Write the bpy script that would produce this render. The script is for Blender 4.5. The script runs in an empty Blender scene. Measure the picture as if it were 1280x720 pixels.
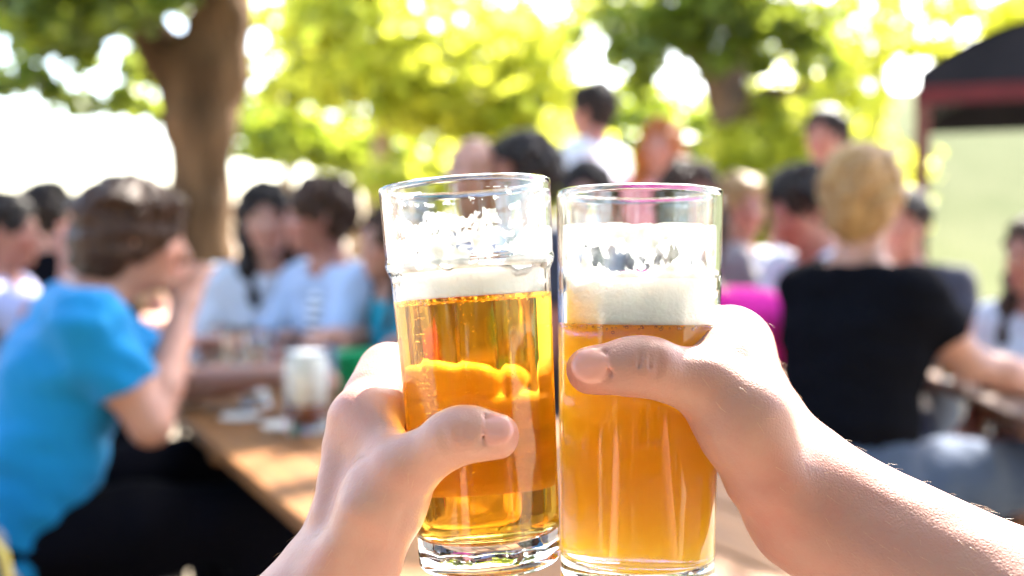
import bpy, math, random
import numpy as np
from mathutils import Vector, Matrix
R = math.radians
rnd = random.Random(11)
npr = np.random.default_rng(5)
sc = bpy.context.scene
COL = sc.collection

# ------------------------------------------------------------------ camera
CAMZ = 1.17
PITCH = math.atan(70 / 1244.0)
F = 1244.0
def W(px, py, D):
    """a point seen at px,py of the 1280x720 photograph, D metres in front of the lens"""
    f = np.array([0, math.cos(PITCH), -math.sin(PITCH)])
    u = np.array([0, math.sin(PITCH), math.cos(PITCH)])
    r = np.array([1.0, 0, 0])
    return np.array([0, 0, CAMZ]) + f * D + r * (px - 640) / F * D + u * (360 - py) / F * D

cam_d = bpy.data.cameras.new('camera')
cam = bpy.data.objects.new('camera', cam_d); COL.objects.link(cam)
cam.location = (0, 0, CAMZ); cam.rotation_euler = (R(90) - PITCH, 0, 0)
cam_d.lens = 35; cam_d.sensor_width = 36; cam_d.clip_start = .02; cam_d.clip_end = 500
cam_d.dof.use_dof = True; cam_d.dof.focus_distance = .422; cam_d.dof.aperture_fstop = 4.3
sc.camera = cam

# ------------------------------------------------------------------ materials
def mat(name):
    m = bpy.data.materials.new(name); m.use_nodes = True
    m.node_tree.nodes.clear()
    out = m.node_tree.nodes.new('ShaderNodeOutputMaterial')
    return m, m.node_tree, out
def node(nt, t, **kw):
    n = nt.nodes.new(t)
    for k, v in kw.items():
        if k in n.inputs: n.inputs[k].default_value = v
        else: setattr(n, k, v)
    return n
def link(nt, a, ao, b, bi): nt.links.new(a.outputs[ao], b.inputs[bi])

def surf(name, c1, c2=None, scale=8, rough=.7, bump=.2, bscale=60, detail=4, spec=.4, stretch=None,
         sheen=0, bdist=.003, sss=0, sssr=(.6,.3,.2), metallic=0):
    m, nt, out = mat(name)
    b = node(nt, 'ShaderNodeBsdfPrincipled', Roughness=rough)
    b.inputs['Specular IOR Level'].default_value = spec
    b.inputs['Metallic'].default_value = metallic
    if sheen: b.inputs['Sheen Weight'].default_value = sheen
    if sss:
        b.inputs['Subsurface Weight'].default_value = sss
        b.inputs['Subsurface Radius'].default_value = sssr
        b.inputs['Subsurface Scale'].default_value = .01
    tc = node(nt, 'ShaderNodeTexCoord'); mp = node(nt, 'ShaderNodeMapping')
    if stretch: mp.inputs['Scale'].default_value = stretch
    link(nt, tc, 'Object', mp, 'Vector')
    n1 = node(nt, 'ShaderNodeTexNoise', Scale=scale, Detail=detail)
    link(nt, mp, 0, n1, 'Vector')
    cr = node(nt, 'ShaderNodeValToRGB')
    cr.color_ramp.elements[0].position = .3; cr.color_ramp.elements[1].position = .7
    cr.color_ramp.elements[0].color = (*c1, 1); cr.color_ramp.elements[1].color = (*(c2 or [x * .75 for x in c1]), 1)
    link(nt, n1, 'Fac', cr, 'Fac'); link(nt, cr, 0, b, 'Base Color')
    n2 = node(nt, 'ShaderNodeTexNoise', Scale=bscale, Detail=3)
    link(nt, mp, 0, n2, 'Vector')
    bp = node(nt, 'ShaderNodeBump', Strength=bump, Distance=bdist)
    link(nt, n2, 'Fac', bp, 'Height'); link(nt, bp, 0, b, 'Normal')
    link(nt, b, 0, out, 'Surface')
    return m

def cloth(name, c, stripes=None):
    m = surf(name, c, [x * .88 for x in c], scale=5, rough=.85, bump=.35, bscale=350, spec=.12 if max(c) > .03 else .03, sheen=.1 if max(c) > .03 else 0, bdist=.001)
    if stripes:
        nt = m.node_tree
        b = [n for n in nt.nodes if n.type == 'BSDF_PRINCIPLED'][0]
        tc = node(nt, 'ShaderNodeTexCoord'); wv = node(nt, 'ShaderNodeTexWave', Scale=11, wave_type='BANDS', bands_direction='Z')
        link(nt, tc, 'Object', wv, 'Vector')
        cr = node(nt, 'ShaderNodeValToRGB'); cr.color_ramp.interpolation = 'CONSTANT'
        cr.color_ramp.elements[0].color = (*c, 1); cr.color_ramp.elements[1].color = (*stripes, 1); cr.color_ramp.elements[1].position = .6
        link(nt, wv, 'Color', cr, 'Fac'); link(nt, cr, 0, b, 'Base Color')
    return m

def skin_mat(name, c, flush):
    """skin; the point attribute 'tint' marks lips, nails, knuckles, eyes (r=red flush, g=nail, b=dark)"""
    m, nt, out = mat(name)
    b = node(nt, 'ShaderNodeBsdfPrincipled', Roughness=.46)
    b.inputs['Specular IOR Level'].default_value = .38
    b.inputs['Subsurface Weight'].default_value = .22
    b.inputs['Subsurface Radius'].default_value = (1.0, .38, .2)
    b.inputs['Subsurface Scale'].default_value = .008
    tc = node(nt, 'ShaderNodeTexCoord')
    n1 = node(nt, 'ShaderNodeTexNoise', Scale=38, Detail=5, Roughness=.65)
    link(nt, tc, 'Object', n1, 'Vector')
    mr = node(nt, 'ShaderNodeMapRange'); mr.inputs[1].default_value = .35; mr.inputs[2].default_value = .75
    link(nt, n1, 'Fac', mr, 0)
    n3 = node(nt, 'ShaderNodeTexNoise', Scale=17, Detail=2); link(nt, tc, 'Object', n3, 'Vector')
    m3 = node(nt, 'ShaderNodeMath', operation='MULTIPLY_ADD'); m3.inputs[1].default_value = 1.3; m3.inputs[2].default_value = -.5; link(nt, n3, 'Fac', m3, 0)
    m4 = node(nt, 'ShaderNodeMath', operation='ADD'); link(nt, m3, 0, m4, 0); link(nt, mr, 0, m4, 1); mr = m4
    at = node(nt, 'ShaderNodeAttribute', attribute_name='tint')
    sp = node(nt, 'ShaderNodeSeparateColor'); link(nt, at, 'Color', sp, 0)
    mul = node(nt, 'ShaderNodeMath', operation='MULTIPLY_ADD'); mul.inputs[1].default_value = .38
    link(nt, mr, 0, mul, 0); link(nt, sp, 0, mul, 2)
    mx = node(nt, 'ShaderNodeMix', data_type='RGBA')
    mx.inputs['A'].default_value = (*c, 1); mx.inputs['B'].default_value = (*flush, 1)
    nt.links.new(mul.outputs[0], mx.inputs['Factor'])
    mx2 = node(nt, 'ShaderNodeMix', data_type='RGBA')
    mx2.inputs['B'].default_value = (.52, .245, .20, 1)
    nt.links.new(sp.outputs[1], mx2.inputs['Factor']); nt.links.new(mx.outputs['Result'], mx2.inputs['A'])
    mx3 = node(nt, 'ShaderNodeMix', data_type='RGBA')
    mx3.inputs['B'].default_value = (.03, .018, .012, 1)
    nt.links.new(sp.outputs[2], mx3.inputs['Factor']); nt.links.new(mx2.outputs['Result'], mx3.inputs['A'])
    nt.links.new(mx3.outputs['Result'], b.inputs['Base Color'])
    rg = node(nt, 'ShaderNodeMath', operation='MULTIPLY_ADD'); rg.inputs[1].default_value = -.24; rg.inputs[2].default_value = .48
    link(nt, sp, 1, rg, 0); link(nt, rg, 0, b, 'Roughness')
    # fine skin relief: cells + pores + soft creases
    vo = node(nt, 'ShaderNodeTexVoronoi', Scale=620, feature='DISTANCE_TO_EDGE'); link(nt, tc, 'Object', vo, 'Vector')
    nb = node(nt, 'ShaderNodeTexNoise', Scale=130, Detail=6, Roughness=.6); link(nt, tc, 'Object', nb, 'Vector')
    ad = node(nt, 'ShaderNodeMath', operation='MULTIPLY_ADD'); ad.inputs[1].default_value = .5
    link(nt, vo, 0, ad, 0); link(nt, nb, 'Fac', ad, 2)
    inv = node(nt, 'ShaderNodeMath', operation='SUBTRACT'); inv.inputs[0].default_value = 1; link(nt, sp, 1, inv, 1)
    st = node(nt, 'ShaderNodeMath', operation='MULTIPLY'); st.inputs[1].default_value = .42; link(nt, inv, 0, st, 0)
    bp = node(nt, 'ShaderNodeBump', Distance=.0010); link(nt, ad, 0, bp, 'Height'); link(nt, st, 0, bp, 'Strength')
    link(nt, bp, 0, b, 'Normal'); link(nt, b, 0, out, 'Surface')
    n1.inputs['Scale'].default_value = 55; n1.inputs['Roughness'].default_value = .75
    return m

SKIN_FAIR = skin_mat('fair_skin', (.42, .22, .155), (.40, .14, .09))
SKIN_HAND = skin_mat('hand_skin', (.42, .238, .182), (.43, .145, .108))
SKIN_HAND2 = skin_mat('warm_hand_skin', (.335, .178, .134), (.35, .108, .080))
SKIN_RUDDY = skin_mat('ruddy_skin', (.37, .165, .115), (.36, .09, .06))
def hair_mat(name, c, c2):
    return surf(name, c, c2, scale=18, rough=.45, bump=.6, bscale=120, stretch=(3, 3, .5), spec=.2, bdist=.006)
HAIR_BROWN = hair_mat('brown_hair', (.030, .013, .006), (.062, .027, .013))
HAIR_DARK = hair_mat('dark_hair', (.009, .005, .0035), (.022, .012, .008))
HAIR_BLOND = hair_mat('blond_hair', (.42, .25, .10), (.20, .10, .04))
HAIR_ORANGE = hair_mat('orange_hair', (.50, .14, .02), (.16, .04, .01))
HAIR_GREY = hair_mat('grey_hair', (.12, .11, .10), (.05, .045, .045))

WOOD = surf('honey_wood', (.21, .088, .024), (.105, .040, .011), scale=4, rough=.5, bump=.25, bscale=30, stretch=(1, 14, 14), spec=.25)
WOOD_DARK = surf('dark_wood', (.10, .05, .028), (.06, .03, .018), scale=6, rough=.5, bump=.3, bscale=30, stretch=(1, 10, 10))
METAL_DARK = surf('dark_metal', (.03, .03, .03), (.05, .045, .04), rough=.4, bump=.05, metallic=.6)
BARK_DAPPLED = surf('bark', (.16, .092, .048), (.036, .020, .010), scale=3.2, rough=.9, bump=.9, bscale=14, stretch=(2, 2, .5), bdist=.04, spec=.1)  # bark mottling, its contrast raised to stand in for sun dapples
BARK_MID = surf('grey_brown_bark', (.20, .135, .10), (.10, .066, .048), scale=5, rough=.9, bump=.8, bscale=14, bdist=.03, spec=.1)
BARK_PALE = surf('pale_bark', (.42, .27, .15), (.24, .15, .085), scale=3, rough=.9, bump=.6, bscale=12, bdist=.03)

def leaf_mat(name, c1, c2, tr, tmix=.5):
    m, nt, out = mat(name)
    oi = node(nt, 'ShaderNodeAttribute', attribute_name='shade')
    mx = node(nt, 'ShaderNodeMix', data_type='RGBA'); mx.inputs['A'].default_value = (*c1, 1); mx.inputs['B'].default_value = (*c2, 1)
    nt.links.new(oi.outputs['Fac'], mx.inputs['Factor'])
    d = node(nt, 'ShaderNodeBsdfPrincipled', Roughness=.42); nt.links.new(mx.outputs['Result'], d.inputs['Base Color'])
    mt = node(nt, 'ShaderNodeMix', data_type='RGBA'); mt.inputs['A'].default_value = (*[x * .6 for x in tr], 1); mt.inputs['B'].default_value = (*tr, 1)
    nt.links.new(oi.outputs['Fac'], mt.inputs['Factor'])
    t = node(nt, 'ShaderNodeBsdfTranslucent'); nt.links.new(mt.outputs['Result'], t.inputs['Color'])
    ms = node(nt, 'ShaderNodeMixShader', Fac=tmix)
    nt.links.new(d.outputs[0], ms.inputs[1]); nt.links.new(t.outputs[0], ms.inputs[2]); link(nt, ms, 0, out, 'Surface')
    return m
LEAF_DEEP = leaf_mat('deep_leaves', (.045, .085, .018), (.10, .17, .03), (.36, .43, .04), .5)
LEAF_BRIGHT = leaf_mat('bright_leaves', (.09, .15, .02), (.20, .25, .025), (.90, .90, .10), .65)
LEAF_UNSEEN_HEDGE = leaf_mat('unseen_hedge_leaves', (.02, .035, .012), (.03, .05, .016), (.03, .05, .01), .25)  # near-black leaves of the added hedge, dark in the glass reflections
LEAF_MID = leaf_mat('mid_leaves', (.06, .12, .02), (.13, .20, .03), (.5, .6, .05), .55)

# ------------------------------------------------------------------ object helpers
def setp(o, label=None, cat=None, group=None, kind=None):
    if label: o['label'] = label
    if cat: o['category'] = cat
    if group: o['group'] = group
    if kind: o['kind'] = kind
    return o
def empty(name, loc, label, cat, group=None, rz=0):
    o = bpy.data.objects.new(name, None); COL.objects.link(o)
    o.location = Vector(loc); o.rotation_euler = (0, 0, rz); o.empty_display_size = .05
    bpy.context.view_layer.update()
    return setp(o, label, cat, group)
def mesh_obj(name, verts, faces, m, parent=None, world=False, smooth=True):
    me = bpy.data.meshes.new(name)
    if isinstance(verts, np.ndarray):
        nv, nf = len(verts), len(faces)
        faces = np.asarray(faces, dtype=np.int32); k = faces.shape[1]
        me.vertices.add(nv); me.vertices.foreach_set('co', verts.astype(np.float32).ravel())
        me.loops.add(nf * k); me.loops.foreach_set('vertex_index', faces.ravel())
        me.polygons.add(nf); me.polygons.foreach_set('loop_start', np.arange(0, nf * k, k, dtype=np.int32))
        me.update(calc_edges=True); me.validate()
    else:
        me.from_pydata([tuple(v) for v in verts], [], faces); me.update()
    if smooth: me.polygons.foreach_set('use_smooth', [True] * len(me.polygons))
    me.materials.append(m)
    o = bpy.data.objects.new(name, me); COL.objects.link(o)
    if parent is not None:
        o.parent = parent
        if world:
            o.matrix_parent_inverse = parent.matrix_world.inverted()
    return o

class MB:
    def __init__(s): s.v = []; s.f = []
    def box(s, c, size, rot=None):
        M = rot or Matrix.Identity(3); n = len(s.v)
        for z in (-.5, .5):
            for y in (-.5, .5):
                for x in (-.5, .5):
                    s.v.append(Vector(c) + M @ Vector((x * size[0], y * size[1], z * size[2])))
        s.f += [[n + i for i in q] for q in ((0, 2, 3, 1), (4, 5, 7, 6), (0, 1, 5, 4), (2, 6, 7, 3), (0, 4, 6, 2), (1, 3, 7, 5))]
        return s
    def tube(s, pts, rad, seg=10, cap=True):
        n0 = len(s.v); pts = [Vector(p) for p in pts]
        if not hasattr(rad, '__len__'): rad = [rad] * len(pts)
        ref = Vector((0, 0, 1))
        for i, p in enumerate(pts):
            t = (pts[min(i + 1, len(pts) - 1)] - pts[max(i - 1, 0)]).normalized()
            a = t.cross(ref)
            if a.length < .1: a = t.cross(Vector((0, 1, 0)))
            a.normalize(); b = t.cross(a)
            for k in range(seg):
                an = 2 * math.pi * k / seg
                s.v.append(p + (a * math.cos(an) + b * math.sin(an)) * rad[i])
        for i in range(len(pts) - 1):
            for k in range(seg):
                k2 = (k + 1) % seg
                s.f.append([n0 + i * seg + k, n0 + i * seg + k2, n0 + (i + 1) * seg + k2, n0 + (i + 1) * seg + k])
        if cap:
            s.f.append([n0 + k for k in range(seg)][::-1]); s.f.append([n0 + (len(pts) - 1) * seg + k for k in range(seg)])
        return s
    def lathe(s, prof, seg=32, c=(0, 0, 0), rfun=None):
        n0 = len(s.v); c = Vector(c)
        for i, (r, z) in enumerate(prof):
            for k in range(seg):
                an = 2 * math.pi * k / seg
                rr = r if rfun is None else rfun(r, z, an, i)
                s.v.append(c + Vector((rr * math.cos(an), rr * math.sin(an), z)))
        for i in range(len(prof) - 1):
            for k in range(seg):
                k2 = (k + 1) % seg
                s.f.append([n0 + i * seg + k, n0 + i * seg + k2, n0 + (i + 1) * seg + k2, n0 + (i + 1) * seg + k])
        return s
    def build(s, name, m, parent=None, bevel=0, smooth=False):
        o = mesh_obj(name, s.v, s.f, m, parent, smooth=smooth)
        if bevel:
            md = o.modifiers.new('bevel', 'BEVEL'); md.width = bevel; md.segments = 2; md.limit_method = 'ANGLE'
        return o

# ------------------------------------------------------------------ implicit surfaces
def wob(P, freq, seed, amp):
    rg = np.random.default_rng(seed); out = 0
    for i in range(5):
        d = rg.normal(size=3); d /= np.linalg.norm(d); fq = freq * (1 + .6 * i)
        out = out + np.sin(P[0] * d[0] * fq + P[1] * d[1] * fq + P[2] * d[2] * fq + rg.uniform(0, 6.28)) / (1 + .5 * i)
    return out * amp / 2.2

class Sdf:
    """smooth union of rounded cones and ellipsoids, turned into one closed mesh"""
    def __init__(s): s.ops = []
    def cone(s, a, b, ra, rb, k=.01, cut0=False, cut1=False, sub=False):
        a = np.array(a, float); b = np.array(b, float); L = np.linalg.norm(b - a) + 1e-9; d = (b - a) / L
        def f(P):
            q = [P[i] - a[i] for i in range(3)]
            t = (q[0] * d[0] + q[1] * d[1] + q[2] * d[2])
            tc = np.clip(t, 0, L)
            r2 = sum((q[i] - tc * d[i]) ** 2 for i in range(3))
            v = np.sqrt(r2) - (ra + (rb - ra) * tc / L)
            if cut0: v = np.maximum(v, -t)
            if cut1: v = np.maximum(v, t - L)
            return v
        r = max(ra, rb)
        s.ops.append((f, np.minimum(a, b) - r, np.maximum(a, b) + r, k, sub)); return s
    def chain(s, pts, rad, k=.01, **kw):
        for i in range(len(pts) - 1): s.cone(pts[i], pts[i + 1], rad[i], rad[i + 1], k, **kw)
        return s
    def ell(s, c, r, M=None, k=.01, sub=False):
        c = np.array(c, float); r = np.array(r, float); M = np.eye(3) if M is None else np.array(M)
        def f(P):
            q = [P[i] - c[i] for i in range(3)]
            l = [(q[0] * M[0, j] + q[1] * M[1, j] + q[2] * M[2, j]) for j in range(3)]
            k0 = np.sqrt(sum((l[j] / r[j]) ** 2 for j in range(3))) + 1e-9
            k1 = np.sqrt(sum((l[j] / r[j] ** 2) ** 2 for j in range(3))) + 1e-9
            return k0 * (k0 - 1) / k1
        R_ = r.max(); s.ops.append((f, c - R_, c + R_, k, sub)); return s
    def plane(s, p, n, k=.002):
        """remove everything on the side n points to"""
        p = np.array(p, float); n = np.array(n, float); n /= np.linalg.norm(n)
        s.ops.append((lambda P: -((P[0] - p[0]) * n[0] + (P[1] - p[1]) * n[1] + (P[2] - p[2]) * n[2]), None, None, k, True)); return s
    def mesh(s, vox, disp=None):
        lo = np.min([o[1] for o in s.ops if o[1] is not None and not o[4]], axis=0) - 4 * vox
        hi = np.max([o[2] for o in s.ops if o[2] is not None and not o[4]], axis=0) + 4 * vox
        n = np.ceil((hi - lo) / vox).astype(int) + 1
        ax = [lo[i] + vox * np.arange(n[i]) for i in range(3)]
        v = np.full(n, 1.0, np.float32)
        for f, a, b, k, sub in s.ops:
            if a is None: sl = [slice(0, n[i]) for i in range(3)]
            else:
                m = k + 3 * vox + .004
                sl = [slice(max(0, int((a[i] - m - lo[i]) / vox)), min(n[i], int((b[i] + m - lo[i]) / vox) + 2)) for i in range(3)]
            P = [ax[0][sl[0]][:, None, None], ax[1][sl[1]][None, :, None], ax[2][sl[2]][None, None, :]]
            d = f(P); cur = v[tuple(sl)]
            if sub:
                d = -d; h = np.maximum(k - np.abs(cur - d), 0) / k; v[tuple(sl)] = np.maximum(cur, d) + h * h * k / 4
            else:
                h = np.maximum(k - np.abs(cur - d), 0) / k; v[tuple(sl)] = np.minimum(cur, d) - h * h * k / 4
        if disp is not None:
            I = np.nonzero(np.abs(v) < .009 + 3 * vox)
            v[I] += disp([ax[0][I[0]], ax[1][I[1]], ax[2][I[2]]])
        return nets(v, lo, vox)
def nets(v, lo, vox):
    ins = v < 0
    n = np.array(v.shape)
    c = np.zeros(n - 1, np.int8)
    for dx in (0, 1):
        for dy in (0, 1):
            for dz in (0, 1):
                c += ins[dx:n[0] - 1 + dx, dy:n[1] - 1 + dy, dz:n[2] - 1 + dz]
    act = np.argwhere((c > 0) & (c < 8))
    idx = np.full(n - 1, -1, np.int32); idx[act[:, 0], act[:, 1], act[:, 2]] = np.arange(len(act))
    acc = np.zeros((len(act), 3)); cnt = np.zeros(len(act))
    for axis in range(3):
        o = [a for a in range(3) if a != axis]
        for p in (0, 1):
            for q in (0, 1):
                A = act.copy(); A[:, o[0]] += p; A[:, o[1]] += q
                B = A.copy(); B[:, axis] += 1
                va = v[A[:, 0], A[:, 1], A[:, 2]]; vb = v[B[:, 0], B[:, 1], B[:, 2]]
                m = (va < 0) != (vb < 0)
                t = np.where(m, va / np.where(m, va - vb, 1), 0)
                pt = A.astype(float); pt[:, axis] += t
                acc += pt * m[:, None]; cnt += m
    V = lo + vox * acc / cnt[:, None]
    Fs = []
    for axis in range(3):
        o = [(axis + 1) % 3, (axis + 2) % 3]
        s0 = [slice(None)] * 3; s1 = [slice(None)] * 3
        s0[axis] = slice(0, n[axis] - 1); s1[axis] = slice(1, n[axis])
        for a in o: s0[a] = slice(1, n[a] - 1); s1[a] = slice(1, n[a] - 1)
        a_, b_ = ins[tuple(s0)], ins[tuple(s1)]
        for e, flip in (((a_ & ~b_), False), ((~a_ & b_), True)):
            E = np.argwhere(e)
            if not len(E): continue
            for a in o: E[:, a] += 1
            q = []
            for d0, d1 in ((-1, -1), (0, -1), (0, 0), (-1, 0)):
                C = E.copy(); C[:, o[0]] += d0; C[:, o[1]] += d1
                q.append(idx[C[:, 0], C[:, 1], C[:, 2]])
            q = np.stack(q, 1)
            if flip: q = q[:, ::-1]
            Fs.append(q)
    return V, np.concatenate(Fs)
def attr(o, name, arr):
    a = o.data.color_attributes.new(name, 'FLOAT_COLOR', 'POINT')
    full = np.ones((len(arr), 4), np.float32); full[:, :3] = arr
    a.data.foreach_set('color', full.ravel())

def nrm(v): v = np.array(v, float); return v / (np.linalg.norm(v) + 1e-9)
def rotz(a): c, s = math.cos(a), math.sin(a); return np.array([[c, -s, 0], [s, c, 0], [0, 0, 1]])
def rotx(a): c, s = math.cos(a), math.sin(a); return np.array([[1, 0, 0], [0, c, -s], [0, s, c]])
def roty(a): c, s = math.cos(a), math.sin(a); return np.array([[c, 0, s], [0, 1, 0], [-s, 0, c]])

#PEOPLE
# ------------------------------------------------------------------ people
def ik(S, H, l1, l2, pole):
    d = H - S; L = np.linalg.norm(d)
    if L > (l1 + l2) * .985: H = S + d / L * (l1 + l2) * .985; d = H - S; L = np.linalg.norm(d)
    a = (l1 * l1 - l2 * l2 + L * L) / (2 * L); h = math.sqrt(max(l1 * l1 - a * a, 1e-6))
    n = d / L; p = np.array(pole, float); p = nrm(p - n * p.dot(n))
    return S + n * a + p * h, H

def person(head, facing, label, skin, hair, shirt, trousers, seated=True, lean=.15, side=0, head_yaw=0, head_pitch=0,
           head_roll=0, handR=(.2, .38, .80), handL=(-.2, .38, .80), elbowR=None, elbowL=None, hairstyle='short', sleeve=.55,
           legs='long', vox=.010, slim=1.0, group=None, scale=None, knee=None, cap=None, under=None, feet_z=0, neck_fwd=0):
    """facing: the direction in plan the person looks (dx, dy); hands in the person's own frame (x right, y ahead, z up)"""
    pel = np.array([0, 0, .56 if seated else .95])
    dr = nrm([math.sin(side), math.sin(lean) * math.cos(side), math.cos(lean)])
    rx_ = nrm(np.cross(dr, [0, -1, 0]) * -1) if False else nrm(np.cross([0, 1, 0], dr))
    if abs(rx_[0]) < .2: rx_ = np.array([1.0, 0, 0])
    rx_ = rx_ if rx_[0] > 0 else -rx_
    fw = nrm(np.cross(dr, rx_)); fw = fw if fw[1] > 0 else -fw
    nb = pel + dr * .49
    neck_top = nb + nrm(dr * .7 + np.array([0, neck_fwd, .6])) * .085
    Mh = rotz(head_yaw) @ rotx(head_pitch) @ roty(head_roll)
    hc = neck_top + Mh @ np.array([0, .022, .085])
    Sh = {1: pel + dr * .445 + rx_ * .17 * slim, -1: pel + dr * .445 - rx_ * .17 * slim}
    # ---------- fit to the wanted head position
    ang = math.atan2(-facing[0], facing[1]); Rz = rotz(ang)
    if scale is None: scale = (head[2] - feet_z) / hc[2]
    base = np.array(head) - Rz @ hc * scale; base[2] = feet_z
    def T(V): return (V @ Rz.T) * scale
    hw = slim
    B = Sdf()
    # torso columns
    for s_ in (-1, 1):
        B.chain([pel + rx_ * .075 * s_ * hw, pel + dr * .16 + rx_ * .06 * s_ * hw, pel + dr * .33 + rx_ * .078 * s_ * hw],
                [.098, .088, .096], k=.05)
        B.cone(pel + dr * .33 + rx_ * .07 * s_, Sh[s_] - dr * .005, .085, .052, k=.05)
    B.cone(Sh[-1], Sh[1], .05, .05, k=.04)
    B.cone(nb - dr * .06, neck_top, .062, .054, k=.03)
    B.cone(Sh[-1] * .4 + nb * .6, nb + dr * .015, .05, .045, k=.03); B.cone(Sh[1] * .4 + nb * .6, nb + dr * .015, .05, .045, k=.03)
    # head
    h = lambda x, y, z: hc + Mh @ np.array([x, y, z])
    B.ell(h(0, -.012, .022), (.074, .094, .088), Mh, k=.02)
    B.ell(h(0, .022, -.035), (.058, .066, .078), Mh, k=.03)
    B.ell(h(0, .062, -.088), (.022, .020, .017), Mh, k=.03)
    B.cone(h(0, .084, .012), h(0, .106, -.026), .008, .0125, k=.012)
    for s_ in (-1, 1):
        B.ell(h(.034 * s_, .085, .010), (.019, .014, .012), Mh, k=.012, sub=True)
        B.ell(h(.031 * s_, .070, .010), (.0125, .0125, .011), Mh, k=.003)
        B.ell(h(.037 * s_, .055, -.025), (.022, .022, .02), Mh, k=.02)
        B.ell(h(.076 * s_, -.004, -.008), (.009, .019, .030), Mh @ rotx(-.2), k=.006)
        B.cone(h(.014 * s_, .086, .028), h(.048 * s_, .070, .030), .007, .006, k=.012)
    B.ell(h(0, .086, -.052), (.024, .009, .0055), Mh, k=.006); B.ell(h(0, .084, -.061), (.02, .009, .006), Mh, k=.006)
    # arms
    joints = {}
    for s_, hd, el in ((1, handR, elbowR), (-1, handL, elbowL)):
        S = Sh[s_]; H = np.array(hd, float)
        if el is None: E, H = ik(S, H, .285, .255, (s_ * .5, -.35, -1))
        else:
            E = np.array(el, float)
        joints[s_] = (S, E, H)
        B.chain([S, S * .5 + E * .5, E], [.053, .047, .039], k=.03)
        B.chain([E, E * .7 + H * .3, H], [.039, .040, .026], k=.02)
        d = nrm(H - E); sx = nrm(np.cross(d, [0, 0, 1])) if abs(d[2]) < .9 else nrm(np.cross(d, [1, 0, 0]))
        up = nrm(np.cross(sx, d)); dn = -up
        pc = H + d * .045
        B.cone(H + d * .01 - sx * .012, pc + d * .03 - sx * .018, .019, .017, k=.02)
        B.cone(H + d * .01 + sx * .012, pc + d * .03 + sx * .018, .019, .017, k=.02)
        for i, (off, ln) in enumerate(((-.031, .036), (-.011, .042), (.010, .039), (.030, .030))):
            f0 = pc + d * .042 + sx * off; f1 = f0 + nrm(d + dn * .35) * ln * .8; f2 = f1 + nrm(d * .7 + dn) * ln * .9
            B.chain([f0, f1, f2], [.0095, .0088, .0075], k=.005)
        t0 = H + d * .03 - sx * .022 * s_; t1 = t0 + nrm(d * .7 - sx * .7 * s_ + dn * .4) * .042; t2 = t1 + nrm(d + dn * .5) * .03
        B.chain([t0, t1, t2], [.014, .0115, .009], k=.01)
    # legs
    L = {}
    for i, s_ in enumerate((-1, 1)):
        hip = pel + np.array([.085 * s_, .01, -.01])
        if seated:
            kn = np.array([.13 * s_, .44, .53]) if knee is None else np.array(knee[i], float)
            an = np.array([kn[0] * 1.0, kn[1] - .02 + .06 * i, .085])
        else:
            kn = np.array([.10 * s_, .03, .50]); an = np.array([.10 * s_, -.02 + .05 * i, .085])
        L[s_] = (hip, kn, an)
        B.chain([hip, hip * .5 + kn * .5, kn], [.092, .078, .058], k=.04)
        B.chain([kn, kn * .65 + an * .35, an], [.056, .054, .038], k=.02)
        B.cone(an + np.array([0, -.03, -.04]), an + np.array([0, .15, -.055]), .034, .028, k=.02)
    V, Fc = B.mesh(vox)
    P = (V - hc) @ Mh
    tint = np.zeros((len(V), 3), np.float32)
    def blob(x, y, z, rx, ry, rz): return np.clip(1.5 - np.sqrt(((P[:, 0] - x) / rx) ** 2 + ((P[:, 1] - y) / ry) ** 2 + ((P[:, 2] - z) / rz) ** 2), 0, 1)
    tint[:, 0] = np.maximum(blob(0, .09, -.056, .024, .02, .009), .5 * blob(.042, .07, -.028, .02, .03, .016) + .5 * blob(-.042, .07, -.028, .02, .03, .016))
    for s_ in (-1, 1):
        tint[:, 2] = np.maximum(tint[:, 2], .8 * blob(.032 * s_, .085, .010, .011, .015, .005))
        tint[:, 2] = np.maximum(tint[:, 2], .7 * blob(.034 * s_, .085, .031, .019, .02, .004))
    root = empty('person', base, label, 'person', group)
    def add(name, V, Fc, m):
        o = mesh_obj(name, T(V), Fc, m, root); return o
    o = add('body', V, Fc, skin); attr(o, 'tint', tint)
    # shirt
    if shirt is not None:
        S_ = Sdf(); g = .014
        for s_ in (-1, 1):
            S_.chain([pel - dr * .03 + rx_ * .078 * s_ * hw, pel + dr * .16 + rx_ * .066 * s_ * hw, pel + dr * .33 + rx_ * .08 * s_ * hw],
                     [.105 + g, .096 + g, .098 + g], k=.05)
            S_.cone(pel + dr * .33 + rx_ * .07 * s_, Sh[s_] - dr * .005, .088 + g, .054 + g, k=.05)
            s, e, H = joints[s_]
            if sleeve > 0:
                if sleeve <= 1: S_.cone(s, s + (e - s) * sleeve, .055 + g, .052 + g, k=.03, cut1=True)
                else:
                    S_.cone(s, e, .055 + g, .043 + g, k=.03)
                    S_.cone(e, e + (H - e) * (sleeve - 1), .043 + g, .034 + g, k=.02, cut1=True)
            S_.cone(Sh[s_] * .5 + nb * .5, nb - dr * .01, .056 + g * .7, .052 + g * .7, k=.03)
        S_.cone(Sh[-1], Sh[1], .052 + g, .052 + g, k=.04)
        S_.plane(nb + dr * .035 + fw * .02, dr + fw * -.25, k=.004)
        S_.ell(nb + dr * .05 + fw * .045, (.062, .07, .055), None, k=.004, sub=True)
        S_.plane(pel - dr * .055, -dr, k=.006)
        seed = int(abs(head[0]) * 1000) % 999
        V, Fc = S_.mesh(vox, lambda P: wob(P, 34, seed, .0075) + wob(P, 80, seed + 1, .0028))
        add('shirt', V, Fc, shirt)
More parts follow.
